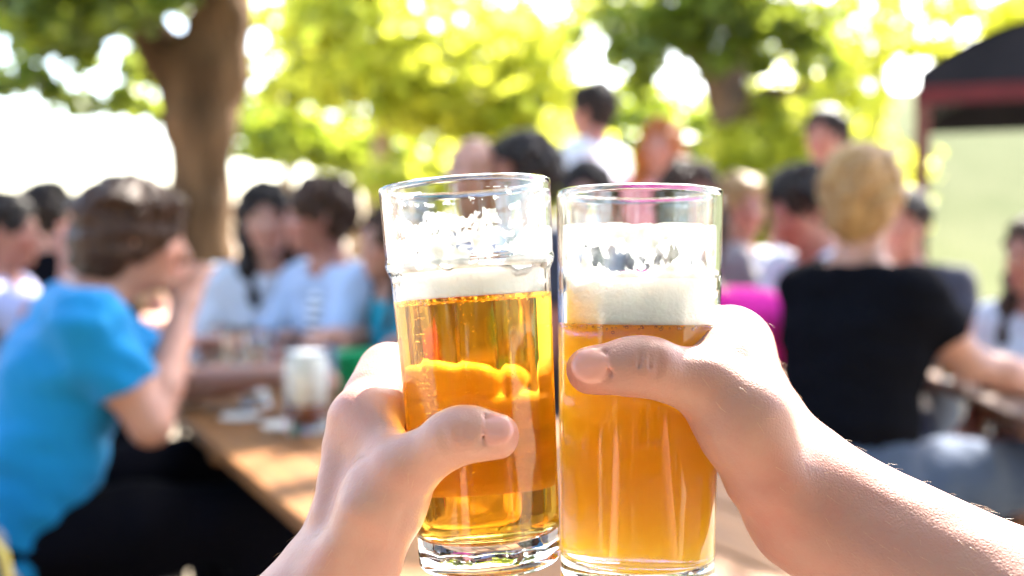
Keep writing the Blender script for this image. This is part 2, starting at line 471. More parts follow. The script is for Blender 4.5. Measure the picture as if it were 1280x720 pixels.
        if under is not None:
            U = Sdf()
            U.ell(pel + dr * .27 + fw * .055, (.075, .078, .185), np.stack([rx_, fw, dr], 1), k=.01)
            V, Fc = U.mesh(vox); add('striped_undershirt', V, Fc, under)
    if trousers is not None:
        Tn = Sdf(); g = .012
        for s_ in (-1, 1):
            hip, kn, an = L[s_]
            Tn.cone(pel + rx_ * .075 * s_, pel + dr * .07 + rx_ * .07 * s_, .100 + g, .098 + g, k=.04)
            if legs == 'long':
                Tn.chain([hip, hip * .5 + kn * .5, kn], [.094 + g, .082 + g, .063 + g], k=.04)
                Tn.cone(kn, an + np.array([0, 0, .0]), .062 + g, .046 + g, k=.03, cut1=True)
            else:
                Tn.chain([hip, hip * .5 + kn * .5], [.094 + g, .086 + g], k=.04)
                Tn.cone(hip * .5 + kn * .5, hip * .04 + kn * .96, .086 + g, .074 + g, k=.03, cut1=True)
        V, Fc = Tn.mesh(vox * 1.1, lambda P: wob(P, 30, 7, .006)); add('trousers' if legs == 'long' else 'shorts', V, Fc, trousers)
    for i, s_ in enumerate((-1, 1)):
        an = L[s_][2]; X = Sdf()
        X.cone(an + np.array([0, -.035, -.045]), an + np.array([0, .155, -.057]), .044, .036, k=.02)
        X.cone(an + np.array([0, -.01, -.02]), an + np.array([0, -.01, .02]), .045, .043, k=.02, cut1=True)
        X.plane([0, 0, .006], [0, 0, -1]); V, Fc = X.mesh(.012); add('shoe', V, Fc, SHOE)
    # hair
    if hairstyle and hair is not None:
        Hh = Sdf()
        if hairstyle == 'bald_fringe':
            Hh.ell(h(0, -.03, .0), (.080, .085, .05), Mh); Hh.ell(h(0, .07, .02), (.09, .09, .12), Mh, k=.02, sub=True)
        else:
            Hh.ell(h(0, -.018, .036), (.084, .104, .092), Mh, k=.02)
            Hh.ell(h(0, -.045, -.02), (.074, .070, .075), Mh, k=.03)
            if hairstyle == 'shaggy':
                for s_ in (-1, 1):
                    Hh.ell(h(.070 * s_, .005, -.005), (.014, .045, .055), Mh, k=.03)
                Hh.ell(h(0, -.06, -.035), (.078, .062, .080), Mh, k=.04)
                Hh.ell(h(.01, .045, .080), (.055, .045, .030), Mh, k=.03)
                Hh.ell(h(0, -.015, .055), (.078, .092, .065), Mh, k=.03)
            if hairstyle in ('long', 'long_loose'):
                w = 1.25 if hairstyle == 'long_loose' else 1.0
                for s_ in (-1, 1):
                    Hh.chain([h(.055 * s_, -.01, .04), h(.074 * s_ * w, -.015, -.05), h(.080 * s_ * w, .01, -.16), h(.075 * s_ * w, .04, -.26)],
                             [.04, .034, .034, .022], k=.03)
                Hh.chain([h(0, -.07, 0), h(0, -.085, -.12), h(0, -.08, -.24)], [.07, .062, .045], k=.04)
            if hairstyle == 'bun':
                Hh.ell(h(0, -.09, .085), (.045, .042, .042), Mh, k=.015)
            if hairstyle == 'fluffy':
                Hh.ell(h(0, -.025, .062), (.079, .098, .070), Mh, k=.03); Hh.ell(h(0, -.05, -.035), (.055, .055, .070), Mh, k=.03)
            if hairstyle == 'curly':
                for i in range(46):
                    a, b = rnd.uniform(0, 6.28), rnd.uniform(-.45, 1.3)
                    p = h(.084 * math.cos(a) * math.cos(b), -.022 + .104 * math.sin(a) * math.cos(b), .045 + .095 * math.sin(b))
                    Hh.ell(p, [rnd.uniform(.018, .03)] * 3, None, k=.014)
            rl = random.Random(int(abs(head[0] * 971)) + 5)
            for i in range(110):
                a = rl.uniform(0, 6.28); b = rl.uniform(-.35, 1.45)
                n_ = np.array([math.cos(a) * math.cos(b), math.sin(a) * math.cos(b), math.sin(b)])
                p = np.array([.084, .104, .092]) * n_ + [0, -.018, .036]
                dn_ = np.array([n_[0] * .5 + rl.uniform(-.35, .35), -.35 + rl.uniform(-.3, .3), -1 + rl.uniform(-.2, .5)]); dn_ = dn_ - n_ * dn_.dot(n_) * .96; dn_ = dn_ / (np.linalg.norm(dn_) + .01)
                L_ = rl.uniform(.03, .06); m_ = p + dn_ * L_ * .6 + n_ * .003; e_ = p + dn_ * L_ + n_ * rl.uniform(-.002, .008) - n_ * L_ * .25
                Hh.chain([h(*p), h(*m_), h(*e_)], [.0105, .008, .003], k=.005)
            Hh.ell(h(0, .106, -.045), (.066, .068, .113), Mh, k=.012, sub=True)
            if hairstyle in ('short', 'curly'): Hh.ell(h(0, .065, -.085), (.13, .085, .085), Mh, k=.012, sub=True)
            Hh.ell(h(0, .10, -.16), (.2, .075, .09), Mh, k=.02, sub=True) if hairstyle in ('short', 'shaggy', 'curly', 'bun') else None
        sd = int(abs(head[0] * 777)) % 900
        V, Fc = Hh.mesh(vox * .8, lambda P: wob(P, 110, sd, .006) + wob(P, 48, sd + 3, .007) + wob(P, 260, sd, .002)); add('hair', V, Fc, hair)
    if cap is not None:
        C = Sdf(); C.ell(h(0, -.014, .052), (.090, .108, .085), Mh); C.plane(h(0, 0, .045), Mh @ np.array([0, .12, -1]))
        C2 = Sdf(); C2.ell(h(0, .115, .047), (.062, .065, .012), Mh)
        V, Fc = C.mesh(.008); co = add('cap', V, Fc, cap)
        V, Fc = C2.mesh(.006); v = mesh_obj('cap_brim', T(V), Fc, cap, co)
    return root
SHOE = surf('shoe_leather', (.035, .03, .03), (.06, .05, .05), rough=.5)
#END_PEOPLE

# ------------------------------------------------------------------ world and sun
to_sun = Vector((.42, .74, .82)).normalized()
elev = math.asin(to_sun.z); azim = math.atan2(to_sun.x, to_sun.y)
world = bpy.data.worlds.new('World'); sc.world = world; world.use_nodes = True
wn = world.node_tree; wn.nodes.clear()
wo = wn.nodes.new('ShaderNodeOutputWorld'); bg = wn.nodes.new('ShaderNodeBackground')
sky = wn.nodes.new('ShaderNodeTexSky'); sky.sky_type = 'NISHITA'; sky.sun_disc = False
sky.sun_elevation = elev; sky.sun_rotation = azim; sky.dust_density = 2.5; sky.air_density = 1.0; sky.ozone_density = 1.0
bg.inputs['Strength'].default_value = .15
wn.links.new(sky.outputs[0], bg.inputs[0]); wn.links.new(bg.outputs[0], wo.inputs[0])
sd = bpy.data.lights.new('sun', 'SUN'); sd.energy = 5; sd.angle = R(.5); sd.color = (1, .94, .84)
so = bpy.data.objects.new('sun', sd); COL.objects.link(so); so.rotation_euler = to_sun.to_track_quat('Z', 'Y').to_euler()

# ------------------------------------------------------------------ ground
def sheet(name, x0, x1, y0, y1, z, m, n=2, zf=None, kind='structure'):
    vs, fs = [], []
    for j in range(n + 1):
        for i in range(n + 1):
            x = x0 + (x1 - x0) * i / n; y = y0 + (y1 - y0) * j / n
            vs.append((x, y, z + (zf(x, y) if zf else 0)))
    for j in range(n):
        for i in range(n):
            a = j * (n + 1) + i; fs.append([a, a + 1, a + n + 2, a + n + 1])
    return setp(mesh_obj(name, vs, fs, m, smooth=True), kind=kind)
GRAVEL = surf('pale_gravel', (.40, .34, .26), (.28, .23, .17), scale=3, rough=.95, bump=.8, bscale=90, bdist=.02)
sheet('ground', -150, 150, -30, 300, 0, GRAVEL)
GRASS = surf('grass', (.105, .112, .055), (.08, .092, .04), scale=.8, rough=.95, spec=.03, bump=.7, bscale=40, bdist=.04)
def bank(x, y):
    t = min(max((y - 11) / 14, 0), 1); return (t * t * (3 - 2 * t)) * 4.6 * min(max((x - 1) / 4, 0), 1)
sheet('grass_bank', 1, 60, 11, 60, .004, GRASS, n=30, zf=bank)

# ------------------------------------------------------------------ beer garden table and benches (left)
U = np.array([-.484, .875, 0]); Vv = np.array([.875, .484, 0])      # along / across the table
ang_t = math.atan2(U[1], U[0])
E0 = np.array([-.305, 1.43, 0]) - U * .62      # near left corner
def trestle(name, origin, length, width, nplank, label, cat, top=.75, thick=.028, wood=WOOD, udir=U, vdir=Vv, group=None):
    r = empty(name, origin, label, cat, group)
    M3 = Matrix(((udir[0], vdir[0], 0), (udir[1], vdir[1], 0), (0, 0, 1)))
    pw = width / nplank
    mb = MB()
    o = None
    for i in range(nplank):
        mb.box(Vector(udir) * length / 2 + Vector(vdir) * (pw * (i + .5)) + Vector((0, 0, top - thick / 2)), (length, pw - .006, thick), M3)
    # shallow battens tie the planks together
    for t in (.15, .5, .85):
        mb.box(Vector(udir) * length * t + Vector(vdir) * width / 2 + Vector((0, 0, top - thick - .0105)), (.07, width - .02, .021), M3)
    tp = mb.build('seat' if cat == 'bench' else 'table_top', wood, r, bevel=.004)
    # object texture space follows the planks
    tp.data.transform(M3.to_4x4().inverted()); tp.rotation_euler = (0, 0, math.atan2(udir[1], udir[0]))
    if abs((udir[0] * vdir[1] - udir[1] * vdir[0]) + 1) < .01:
        tp.data.transform(Matrix.Diagonal((1, -1, 1, 1)))
    for t in (.14, .86):
        c = Vector(udir) * length * t
        l = MB()
        a = c + Vector(vdir) * width * .16; b = c + Vector(vdir) * width * .84
        h_ = top - thick - .024
        l.tube([a + Vector((0, 0, h_)), a + Vector((0, 0, .02)), b + Vector((0, 0, .02)), b + Vector((0, 0, h_)), a + Vector((0, 0, h_))], .014, 8, cap=False)
        l.tube([c + Vector(vdir) * width * .5 + Vector((0, 0, h_)) + Vector(udir) * .3 * (1 if t < .5 else -1), c + Vector(vdir) * width * .5 + Vector((0, 0, h_ * .35))], .009, 8)
        l.build('leg', METAL_DARK, r, smooth=True)
    return r
trestle('beer_table', E0, 2.55, .74, 5, 'long honey coloured plank table running away behind the left glass', 'table')
trestle('beer_bench', E0 - Vv * .50 + U * -.1, 2.4, .25, 2, 'wooden bench under the man in the bright blue t-shirt', 'bench', top=.45)
trestle('beer_bench', E0 + Vv * .95 + U * .95, 1.7, .25, 2, 'wooden bench on the far side of the left table', 'bench', top=.45)

# ------------------------------------------------------------------ the two beer glasses
def glass_mat(name, rough=0, tint=(1, 1, 1), ior=1.5):
    m, nt, out = mat(name)
    b = node(nt, 'ShaderNodeBsdfGlass', Roughness=rough, IOR=ior); b.inputs['Color'].default_value = (*tint, 1)
    tc = node(nt, 'ShaderNodeTexCoord'); n = node(nt, 'ShaderNodeTexNoise', Scale=45, Detail=2)
    link(nt, tc, 'Object', n, 'Vector'); bp = node(nt, 'ShaderNodeBump', Strength=.10, Distance=.001)
    link(nt, n, 'Fac', bp, 'Height'); link(nt, bp, 0, b, 'Normal')
    link(nt, b, 0, out, 'Surface'); return m
GLASS = glass_mat('clear_glass', 0, (.985, .99, .985))
def beer_mat(name, absorb, adens, scat=None, sdens=0, tint=(1, 1, 1), rough=0, ior=1.34):
    m, nt, out = mat(name)
    b = node(nt, 'ShaderNodeBsdfGlass', Roughness=rough, IOR=ior); b.inputs['Color'].default_value = (*tint, 1)
    link(nt, b, 0, out, 'Surface')
    a = node(nt, 'ShaderNodeVolumeAbsorption', Density=adens); a.inputs['Color'].default_value = (*absorb, 1)
    if sdens:
        s = node(nt, 'ShaderNodeVolumeScatter', Density=sdens); s.inputs['Color'].default_value = (*scat, 1); s.inputs['Anisotropy'].default_value = .5
        ad = node(nt, 'ShaderNodeAddShader'); nt.links.new(a.outputs[0], ad.inputs[0]); nt.links.new(s.outputs[0], ad.inputs[1])
        link(nt, ad, 0, out, 'Volume')
    else: link(nt, a, 0, out, 'Volume')
    return m
BEER_CLEAR = [beer_mat('clear_golden_beer', (.995, .80, .0), 62, (1, .75, .05), 3.0, ior=i_) for i_ in (1.34 / 1.5, 1.34)]
BEER_HAZY = [beer_mat('hazy_wheat_beer', (.9998, .67, .0), 50, (1, .875, .03), 85, ior=i_) for i_ in (1.34 / 1.5, 1.34)]
FOAM = surf('beer_foam', (.97, .965, .95), (.955, .945, .925), scale=60, rough=.8, bump=.4, bscale=420, sss=.15, sssr=(1, .9, .8), bdist=.0015)

BUBBLE = glass_mat('gas_bubble', 0, (1, 1, 1), ior=.75)
def smooth01(t): t = min(max(t, 0), 1); return t * t * (3 - 2 * t)
def beer_glass(T_, B_, rt, rb, base, liq, foam_top, label, beerm, facets, step, seed, lace_dens, bands, lace_hi):
    """T_, B_: centre of rim and of foot (world); fractions liq, foam_top of the height"""
    T_ = Vector(T_); B_ = Vector(B_); ax = (T_ - B_); Hh = ax.length; ax.normalize()
    root = empty('beer_glass', B_, label, 'beer glass', 'beer glasses raised in a toast')
    root.rotation_mode = 'QUATERNION'
    root.rotation_quaternion = ax.to_track_quat('Z', 'Y')
    wall = .0026
    def rz(z):
        t = z / Hh; r = rb + (rt - rb) * t
        if step: r += -.0013 * (1 - smooth01((t - .775) / .03)) + .0012 * (1 - smooth01(abs(t - .79) / .02))
        return r
    NS = 168
    def fac(z):
        t = z / Hh
        return smooth01((t - .03) / .05) * (1 - smooth01((t - .74) / .06))
    def rf_out(r, z, an, i):
        w = fac(z)
        if not facets: return r
        n = facets; a = (an % (2 * math.pi / n)) - math.pi / n
        rp = r * (1 - .35 + .35 * math.cos(math.pi / n) / math.cos(a) * 1.012)
        return r * (1 - w) + rp * w
    prof = []
    for i in range(61):
        z = Hh * i / 60
        if z < .003: z = .003 * (z / .003)
        prof.append((rz(z), z))
    prof[0] = (rz(0) - .0035, 0.0); prof.insert(1, (rz(0) - .0010, .0009)); prof.insert(2, (rz(0) - .0001, .0022))
    R_in = lambda z: rz(z) - wall - (.001 * fac(z))
    rim = [(rz(Hh) - .0002, Hh + .0006), (rz(Hh) - wall / 2, Hh + .0012), (rz(Hh) - wall + .0002, Hh + .0006)]
    inner = [(R_in(Hh * (1 - i / 50) + base * (i / 50)), Hh * (1 - i / 50) + base * (i / 50)) for i in range(51)]
    zl = Hh * liq
    inner = [(R_in(Hh * (1 - i / 30) + zl * (i / 30)), Hh * (1 - i / 30) + zl * (i / 30)) for i in range(31)]   # dry wall only; the wet wall belongs to the beer
    foot = [(.0005, .003), (rb * .55, .0028), (rb * .8, .0012)]
    allp = foot + prof + rim + inner
    g = MB().lathe(allp, NS, rfun=lambda r, z, an, i: rf_out(r, z, an, i) if 3 <= i < 3 + len(prof) else r)
    n0 = len(g.v)
    g.f.append([k for k in range(NS)][::-1])
    g.build('glass_body', GLASS, root, smooth=True)
    # beer: pushed a hair into the wall
    e = 0
    bp = [(.0005, base + .0013)] + [(R_in(base) - .006, base - e), (R_in(base) - .0015 + e, base + .0010), (R_in(base + .004) + e, base + .004)] + \
         [(R_in(base + .004 + (zl - base - .004) * i / 40) + e, base + .004 + (zl - base - .004) * i / 40) for i in range(1, 41)] + [(.0005, zl)]
    b = MB().lathe(bp, NS); n0 = len(b.v); b.f.append(list(range(NS))[::-1]); b.f.append([n0 - NS + k for k in range(NS)])
    bo_ = b.build('beer', beerm[0], root, smooth=True); bo_.data.materials.append(beerm[1])
    nb_ = len(bo_.data.polygons)
    for pi in range(nb_ - 2 - NS, nb_): bo_.data.polygons[pi].material_index = 1 if pi != nb_ - 2 else 0
    # foam
    zf = Hh * foam_top; rg = np.random.default_rng(seed)
    ph = rg.uniform(0, 6.28, 8)
    def ft(an, rr):
        return (.0012 * math.sin(3 * an + ph[0]) + .0009 * math.sin(7 * an + ph[1]) + .0006 * math.sin(13 * an + ph[2]) + .0004 * math.sin(29 * an + ph[3])) * rr
    fp = [(.0005, zl + .0002)] + [(R_in(zl) - .0003, zl + .0002)] + [(R_in(zl + (zf - zl) * i / 8) - .0002, zl + (zf - zl) * i / 8) for i in range(1, 9)] + \
         [(R_in(zf) * q, zf + .0016 * (1 - q * q) - .0012) for q in (.97, .9, .75, .5, .25)] + [(.0005, zf)]
    f = MB().lathe(fp, NS)
    for i in range(len(fp)):
        if i >= 7:
            for k in range(NS):
                an = 2 * math.pi * k / NS; v = f.v[i * NS + k]; v.z += ft(an, min(1, fp[i][0] / R_in(zf)))
    n0 = len(f.v); f.f.append(list(range(NS))[::-1]); f.f.append([n0 - NS + k for k in range(NS)])
    f.build('foam', FOAM, root, smooth=True)
    bub = []; zc = zl
    for k in range(150):
        an = rg.uniform(0, 6.28); bub.append((R_in(zl) - .0008, an, zl - abs(rg.normal()) * .0009 - .0004, rg.uniform(.0003, .0008)))
    if step:
        for st_ in range(9):
            an = rg.uniform(0, 6.28); rr_ = R_in(base + .01) * rg.uniform(.25, .95); zz = base + .004
            while zz < zl - .002:
                bub.append((rr_ + rg.normal() * .0003, an + rg.normal() * .01, zz, .00018 + .00025 * zz / Hh * rg.uniform(.6, 1.3))); zz += rg.uniform(.002, .007)
    ic = bpy.data.meshes.new('tmp'); import bmesh; bm_ = bmesh.new(); bmesh.ops.create_icosphere(bm_, subdivisions=2, radius=1)
    iv = np.array([v.co[:] for v in bm_.verts]); bm_.verts.index_update(); ifc = np.array([[v.index for v in f.verts] for f in bm_.faces]); bm_.free()
    BV = np.concatenate([iv * r_ + [ra * math.cos(an), ra * math.sin(an), z_] for ra, an, z_, r_ in bub]); BF = np.concatenate([ifc + len(iv) * k for k in range(len(bub))])
    bo = mesh_obj('bubbles', BV, BF, BUBBLE, root); bo['kind'] = 'stuff'
    # lacing left on the inside wall
    NA, NZ = 420, 150; z0, z1 = zf - .001, Hh * lace_hi
    A = np.linspace(0, 2 * math.pi, NA, endpoint=False); Z = np.linspace(z0, z1, NZ)
    AA, ZZ = np.meshgrid(A, Z, indexing='ij')
    def noise(fa, fz, s):
        r2 = np.random.default_rng(seed * 31 + s); o = 0
        for i in range(6):
            ka = int(r2.integers(1, fa)); kz = r2.uniform(-fz, fz)
            o = o + np.sin(ka * AA + kz * ZZ * 100 + r2.uniform(0, 6.28) + 1.2 * np.sin(int(r2.integers(1, fa)) * AA + kz * 60 * ZZ))
        return o / 6
    t = (ZZ - z0) / (z1 - z0)
    tw = t + noise(5, .5, 9) * .10
    band = sum(a_ * np.exp(-((tw - c_) / w_) ** 2) for c_, w_, a_ in bands)
    dens = noise(9, 2.0, 1) * .5 + noise(24, 5, 2) * .6 + noise(60, 9, 3) * .35 + band + lace_dens
    keep = dens > 0
    K = keep & np.roll(keep, -1, 0)
    vs = []; fs = []
    rr = np.vectorize(R_in)(Z)
    th = np.clip(dens, 0, .6) * .0009 + .00008
    X0 = np.stack([(rr[None, :] - .00005) * np.cos(AA), (rr[None, :] - .00005) * np.sin(AA), ZZ], -1)
    X1 = np.stack([(rr[None, :] - .00005 - th) * np.cos(AA), (rr[None, :] - .00005 - th) * np.sin(AA), ZZ], -1)
    cell = keep & np.roll(keep, -1, 0); cell = cell[:, :-1] & cell[:, 1:]
    ii, jj = np.nonzero(cell); i2 = (ii + 1) % NA
    id0 = lambda i, j: i * NZ + j
    q0 = np.stack([id0(ii, jj), id0(i2, jj), id0(i2, jj + 1), id0(ii, jj + 1)], 1)
    q1 = q0[:, ::-1] + NA * NZ
    side = []
    cp = np.zeros((NA, NZ + 1), bool); cp[:, 1:NZ] = cell
    for k in range(len(ii)):
        i, j = ii[k], jj[k]
        for nbr, e0, e1 in (((i2[k], j), 1, 2), (((i - 1) % NA, j), 3, 0)):
            if not cell[nbr[0], nbr[1]]: side.append([q0[k, e0], q0[k, e1], q0[k, e1] + NA * NZ, q0[k, e0] + NA * NZ])
        if j + 1 >= NZ - 1 or not cell[i, j + 1]: side.append([q0[k, 2], q0[k, 3], q0[k, 3] + NA * NZ, q0[k, 2] + NA * NZ])
        if j == 0 or not cell[i, j - 1]: side.append([q0[k, 0], q0[k, 1], q0[k, 1] + NA * NZ, q0[k, 0] + NA * NZ])
    Vall = np.concatenate([X0.reshape(-1, 3), X1.reshape(-1, 3)]); Fall = np.concatenate([q0, q1, np.array(side, int).reshape(-1, 4)])
    used = np.unique(Fall); mp = np.full(len(Vall), -1); mp[used] = np.arange(len(used))
    o = mesh_obj('foam_lacing', Vall[used], mp[Fall], LACE, root, smooth=True)
    return root
LACE = surf('drying_foam', (.94, .93, .91), (.92, .91, .88), scale=60, rough=.8, bump=.4, bscale=500, bdist=.001)
_b = [n for n in LACE.node_tree.nodes if n.type == 'BSDF_PRINCIPLED'][0]
_n = node(LACE.node_tree, 'ShaderNodeTexNoise', Scale=110, Detail=2); _m = node(LACE.node_tree, 'ShaderNodeMapRange')
_m.inputs[1].default_value = .35; _m.inputs[2].default_value = .6; _m.inputs[3].default_value = .45; _m.inputs[4].default_value = 1.0
_t = node(LACE.node_tree, 'ShaderNodeTexCoord'); link(LACE.node_tree, _t, 'Object', _n, 'Vector'); link(LACE.node_tree, _n, 'Fac', _m, 0); link(LACE.node_tree, _m, 0, _b, 'Alpha')
D1, D2 = .450, .468
beer_glass(W(581, 233, D1), W(613, 702, D1), .0388, .0331, .0135, .708, .785,
           'clear golden beer in the tall faceted glass held by the left hand', BEER_CLEAR, 12, True, 3, -.09, ((0, .08, 1), (.22, .06, .45), (.40, .05, .35), (.62, .07, .22), (.80, .05, -.3), (.97, .04, -.4)), .975)
beer_glass(W(799, 242, D2), W(796, 728, D2), .0388, .0357, .0120, .668, .786,
           'hazy orange wheat beer in the straight glass held by the right hand', BEER_HAZY, 0, False, 8, .02, ((0, .10, 1), (.42, .20, -.24), (.84, .13, .9), (1.02, .05, -.5)), .914)

#HANDS
# ------------------------------------------------------------------ the two toasting hands
def hand(label, base_loc, S, skin, nails, flush, hairs, vox=.0011):
    V, Fc = S.mesh(vox, lambda P: wob(P, 150, 3, .00035))
    bl = np.array(base_loc, float)
    root = empty('person', bl, label, 'hand', None)
    V = V - bl
    o = mesh_obj('body', V, Fc, skin, root)
    md = o.modifiers.new('smooth', 'SMOOTH'); md.factor = .5; md.iterations = 3
    t = np.zeros((len(V), 3), np.float32)
    for c, r, M in nails:
        q = (V + bl - c) @ M; d = np.sqrt(((q / r) ** 2).sum(1)); t[:, 1] = np.maximum(t[:, 1], np.clip((1.12 - d) * 6, 0, 1))
    for c, r, a in flush:
        d = np.linalg.norm(V + bl - np.array(c), axis=1) / r; t[:, 0] = np.maximum(t[:, 0], a * np.clip(1.0 - d, 0, 1))
    attr(o, 'tint', t)
    # short pale hairs on the forearm and the back of the hand
    me = o.data; nv = len(me.vertices); no = np.zeros(nv * 3, np.float32); me.vertices.foreach_get('normal', no); no = no.reshape(-1, 3)
    wv = V + bl; a_, b_ = np.array(hairs[0]), np.array(hairs[1]); ax = nrm(b_ - a_)
    tt_ = (wv - a_) @ ax / np.linalg.norm(b_ - a_)
    outer = no @ nrm(np.array(hairs[2]))
    cand = np.nonzero((tt_ > -.25) & (tt_ < 1.2) & (outer > -.25))[0]
    rg = np.random.default_rng(9); pk = rg.choice(cand, 240, replace=False)
    P0 = V[pk]; N0 = no[pk]; dirs = ax * .85 + rg.normal(size=(len(pk), 3)) * .30; dirs -= N0 * (dirs * N0).sum(1)[:, None]; dirs /= np.linalg.norm(dirs, axis=1)[:, None]
    L = rg.uniform(.003, .007, (len(pk), 1)); P1 = P0 + (dirs * .8 + N0 * .45) * L * .5; P2 = P0 + (dirs + N0 * .38) * L
    sd_ = np.cross(dirs, N0); w = .00005
    ring = []
    for Pk, ww in ((P0 - N0 * .0003, w), (P1, w * .8), (P2, w * .25)):
        for an in (0, 2.1, 4.2): ring.append(Pk + (sd_ * math.cos(an) + N0 * math.sin(an)) * ww)
    HV = np.stack(ring, 1); n_ = len(pk); base = (np.arange(n_) * 9)[:, None]
    q = [[0, 1, 4, 3], [1, 2, 5, 4], [2, 0, 3, 5], [3, 4, 7, 6], [4, 5, 8, 7], [5, 3, 6, 8]]
    HF = np.concatenate([base + np.array(x)[None, :] for x in q])
    ho = mesh_obj('arm_hair', HV.reshape(-1, 3), HF, ARMHAIR, root); ho['kind'] = 'stuff'
    return root
ARMHAIR = surf('fine_arm_hair', (.62, .42, .24), (.5, .32, .17), rough=.4, bump=0)
def nail(S, joint, tip, toward, nails, L=.0068, Wd=.0072, off=.0078, back=.0015):
    """a nail plate near the end of a finger, facing 'toward'"""
    ax = nrm(np.array(tip) - np.array(joint)); n = nrm(np.array(toward) - ax * np.dot(toward, ax)); sd_ = np.cross(ax, n)
    c = np.array(tip) - ax * back + n * off
    M = np.stack([ax, sd_, n], 1)
    S.ell(c - n * .0012 - ax * .0002, (L * 1.12, Wd * 1.08, .0015), M, k=.0014, sub=True)
    S.ell(c - n * .0030, (L, Wd, .0035), M, k=.0011)
    nails.append((c - n * .0010, np.array([L * 1.0, Wd * 1.0, .0040]), M))

# left hand (thumb towards us, fingers behind the glass)
S = Sdf(); nails = []
wr = W(408, 752, .432)
im, mm, rm, pm = W(457, 533, .452), W(448, 572, .470), W(446, 612, .480), W(450, 650, .482)
S.chain([im, W(470, 498, .468), W(485, 465, .483), W(536, 460, .4955), W(594, 470, .4975)], [.0126, .0128, .0115, .0098, .0086], k=.012)
S.chain([mm, W(470, 508, .503), W(545, 502, .4985), W(634, 512, .4985)], [.0118, .0104, .0098, .0088], k=.004)
S.chain([rm, W(474, 556, .507), W(548, 546, .4985), W(640, 550, .4975)], [.0112, .0100, .0094, .0086], k=.004)
S.chain([pm, W(482, 602, .500), W(545, 590, .4955), W(628, 586, .4950)], [.0105, .0094, .0086, .0078], k=.004)
tm, ti, tt = W(503, 588, .411), W(575, 543, .4005), W(622, 545, .3985)
cmc = W(452, 690, .418)
# palm body
for p, r in ((im, .0128), (mm, .0130), (rm, .0125), (pm, .0115)):
    S.cone(p, wr + (p - im) * .25, r, .0175, k=.012)
S.cone(cmc, W(482, 620, .416), .0180, .0165, k=.014)
S.cone(W(482, 620, .416), tm, .0165, .0118, k=.010)
S.chain([tm, ti], [.0122, .0108], k=.008)
S.cone(W(560, 548, .4010), W(592, 542, .3995), .0108, .0107, k=.004)
S.cone(ti, tt, .0106, .0088, k=.003)
S.ell(W(610, 546, .4025), (.0105, .0092, .008), k=.004)
S.cone(W(484, 560, .428), W(452, 520, .444), .0105, .0120, k=.010)      # web
S.cone(W(470, 640, .430), im, .013, .011, k=.012)
# forearm
S.chain([wr, wr * .5 + cmc * .5], [.0225, .019], k=.012)
fa = W(250, 905, .400); S.cone(W(412, 735, .425), fa + np.array([.02, 0, 0]), .019, .032, k=.015); S.cone(wr, fa, .0215, .034, k=.015)
el1 = np.array([-.26, .20, .77]); S.cone(fa, el1, .034, .044, k=.02)
S.cone(el1, np.array([-.30, -.02, .96]), .044, .052, k=.03)
# creases
S.cone(W(548, 584, .3915), W(530, 596, .393), .0007, .0007, k=.003, sub=True)
S.cone(W(548, 524, .3890), W(556, 556, .3885), .0005, .0004, k=.003, sub=True)
for k_, (dx, dy) in enumerate(((-4, 0), (9, -2))):
    S.cone(W(571 + dx, 512 + dy, .3895), W(578 + dx, 548 + dy, .3885), .0006, .0005, k=.0014, sub=True)
S.cone(W(505, 640, .399), W(494, 690, .402), .0004, .0004, k=.004, sub=True)
S.cone(W(418, 560, .443), W(402, 640, .425), .0016, .0018, k=.012)
# tendons by the wrist
S.cone(W(444, 640, .402), W(400, 720, .405), .0030, .0036, k=.014)
nail(S, ti, tt, np.array([.35, -.80, .50]), nails, L=.0074, Wd=.0068, off=.0086, back=.0000)
nail(S, W(532, 460, .4955), W(594, 470, .4975), np.array([0, 1, .2]), nails, L=.005, Wd=.0055, off=.0072)
hand('left hand with forearm wrapped round the clear golden beer, thumb across the front', W(398, 748, .432), S, SKIN_HAND, nails,
     [(W(448, 505, .440), .022, .5), (W(585, 525, .392), .022, .15), (tt, .013, .8), (W(485, 495, .445), .022, .8), (tm, .02, .3)], (W(440, 600, .44), W(300, 820, .41), (-.8, -.3, .3)))

def W2(px, py, D): return W(px, py, D + .010)
# right hand
S = Sdf(); nails = []
wr2 = W2(1010, 625, .438)
im2, mm2, rm2, pm2 = W2(912, 436, .470), W2(938, 480, .484), W2(950, 528, .490), W2(945, 575, .490)
S.chain([im2, W2(890, 418, .502), W2(838, 424, .5105), W2(780, 432, .5110)], [.0135, .0105, .0090, .0080], k=.004)
S.chain([mm2, W2(900, 465, .5175), W2(842, 472, .5130), W2(772, 476, .5125)], [.0130, .0102, .0090, .0082], k=.004)
S.chain([rm2, W2(898, 515, .5175), W2(840, 520, .5130), W2(775, 524, .5120)], [.0120, .0098, .0087, .0080], k=.004)
S.chain([pm2, W2(895, 562, .5130), W2(842, 566, .5100), W2(795, 568, .5095)], [.0110, .0090, .0080, .0072], k=.004)
tm2, ti2, tt2 = W2(880, 478, .418), W2(800, 458, .4075), W2(737, 463, .4065)
for p, r in ((im2, .0160), (mm2, .0150), (rm2, .0140), (pm2, .0125)):
    S.cone(p, wr2 + (p - mm2) * .22, r, .0190, k=.012)
S.cone(W2(958, 590, .425), W2(925, 520, .420), .0195, .0185, k=.014)
S.cone(W2(925, 520, .420), tm2, .0185, .0138, k=.012)
S.chain([tm2, ti2], [.0140, .0118], k=.006)
S.cone(W2(815, 457, .4085), W2(785, 458, .4072), .0120, .0121, k=.004)
S.cone(ti2, tt2, .0117, .0098, k=.003)
S.ell(W2(750, 463, .4105), (.0112, .0098, .0088), k=.004)
S.cone(W2(905, 450, .434), im2, .0150, .0160, k=.012)
S.cone(W2(930, 520, .435), im2, .017, .015, k=.012)
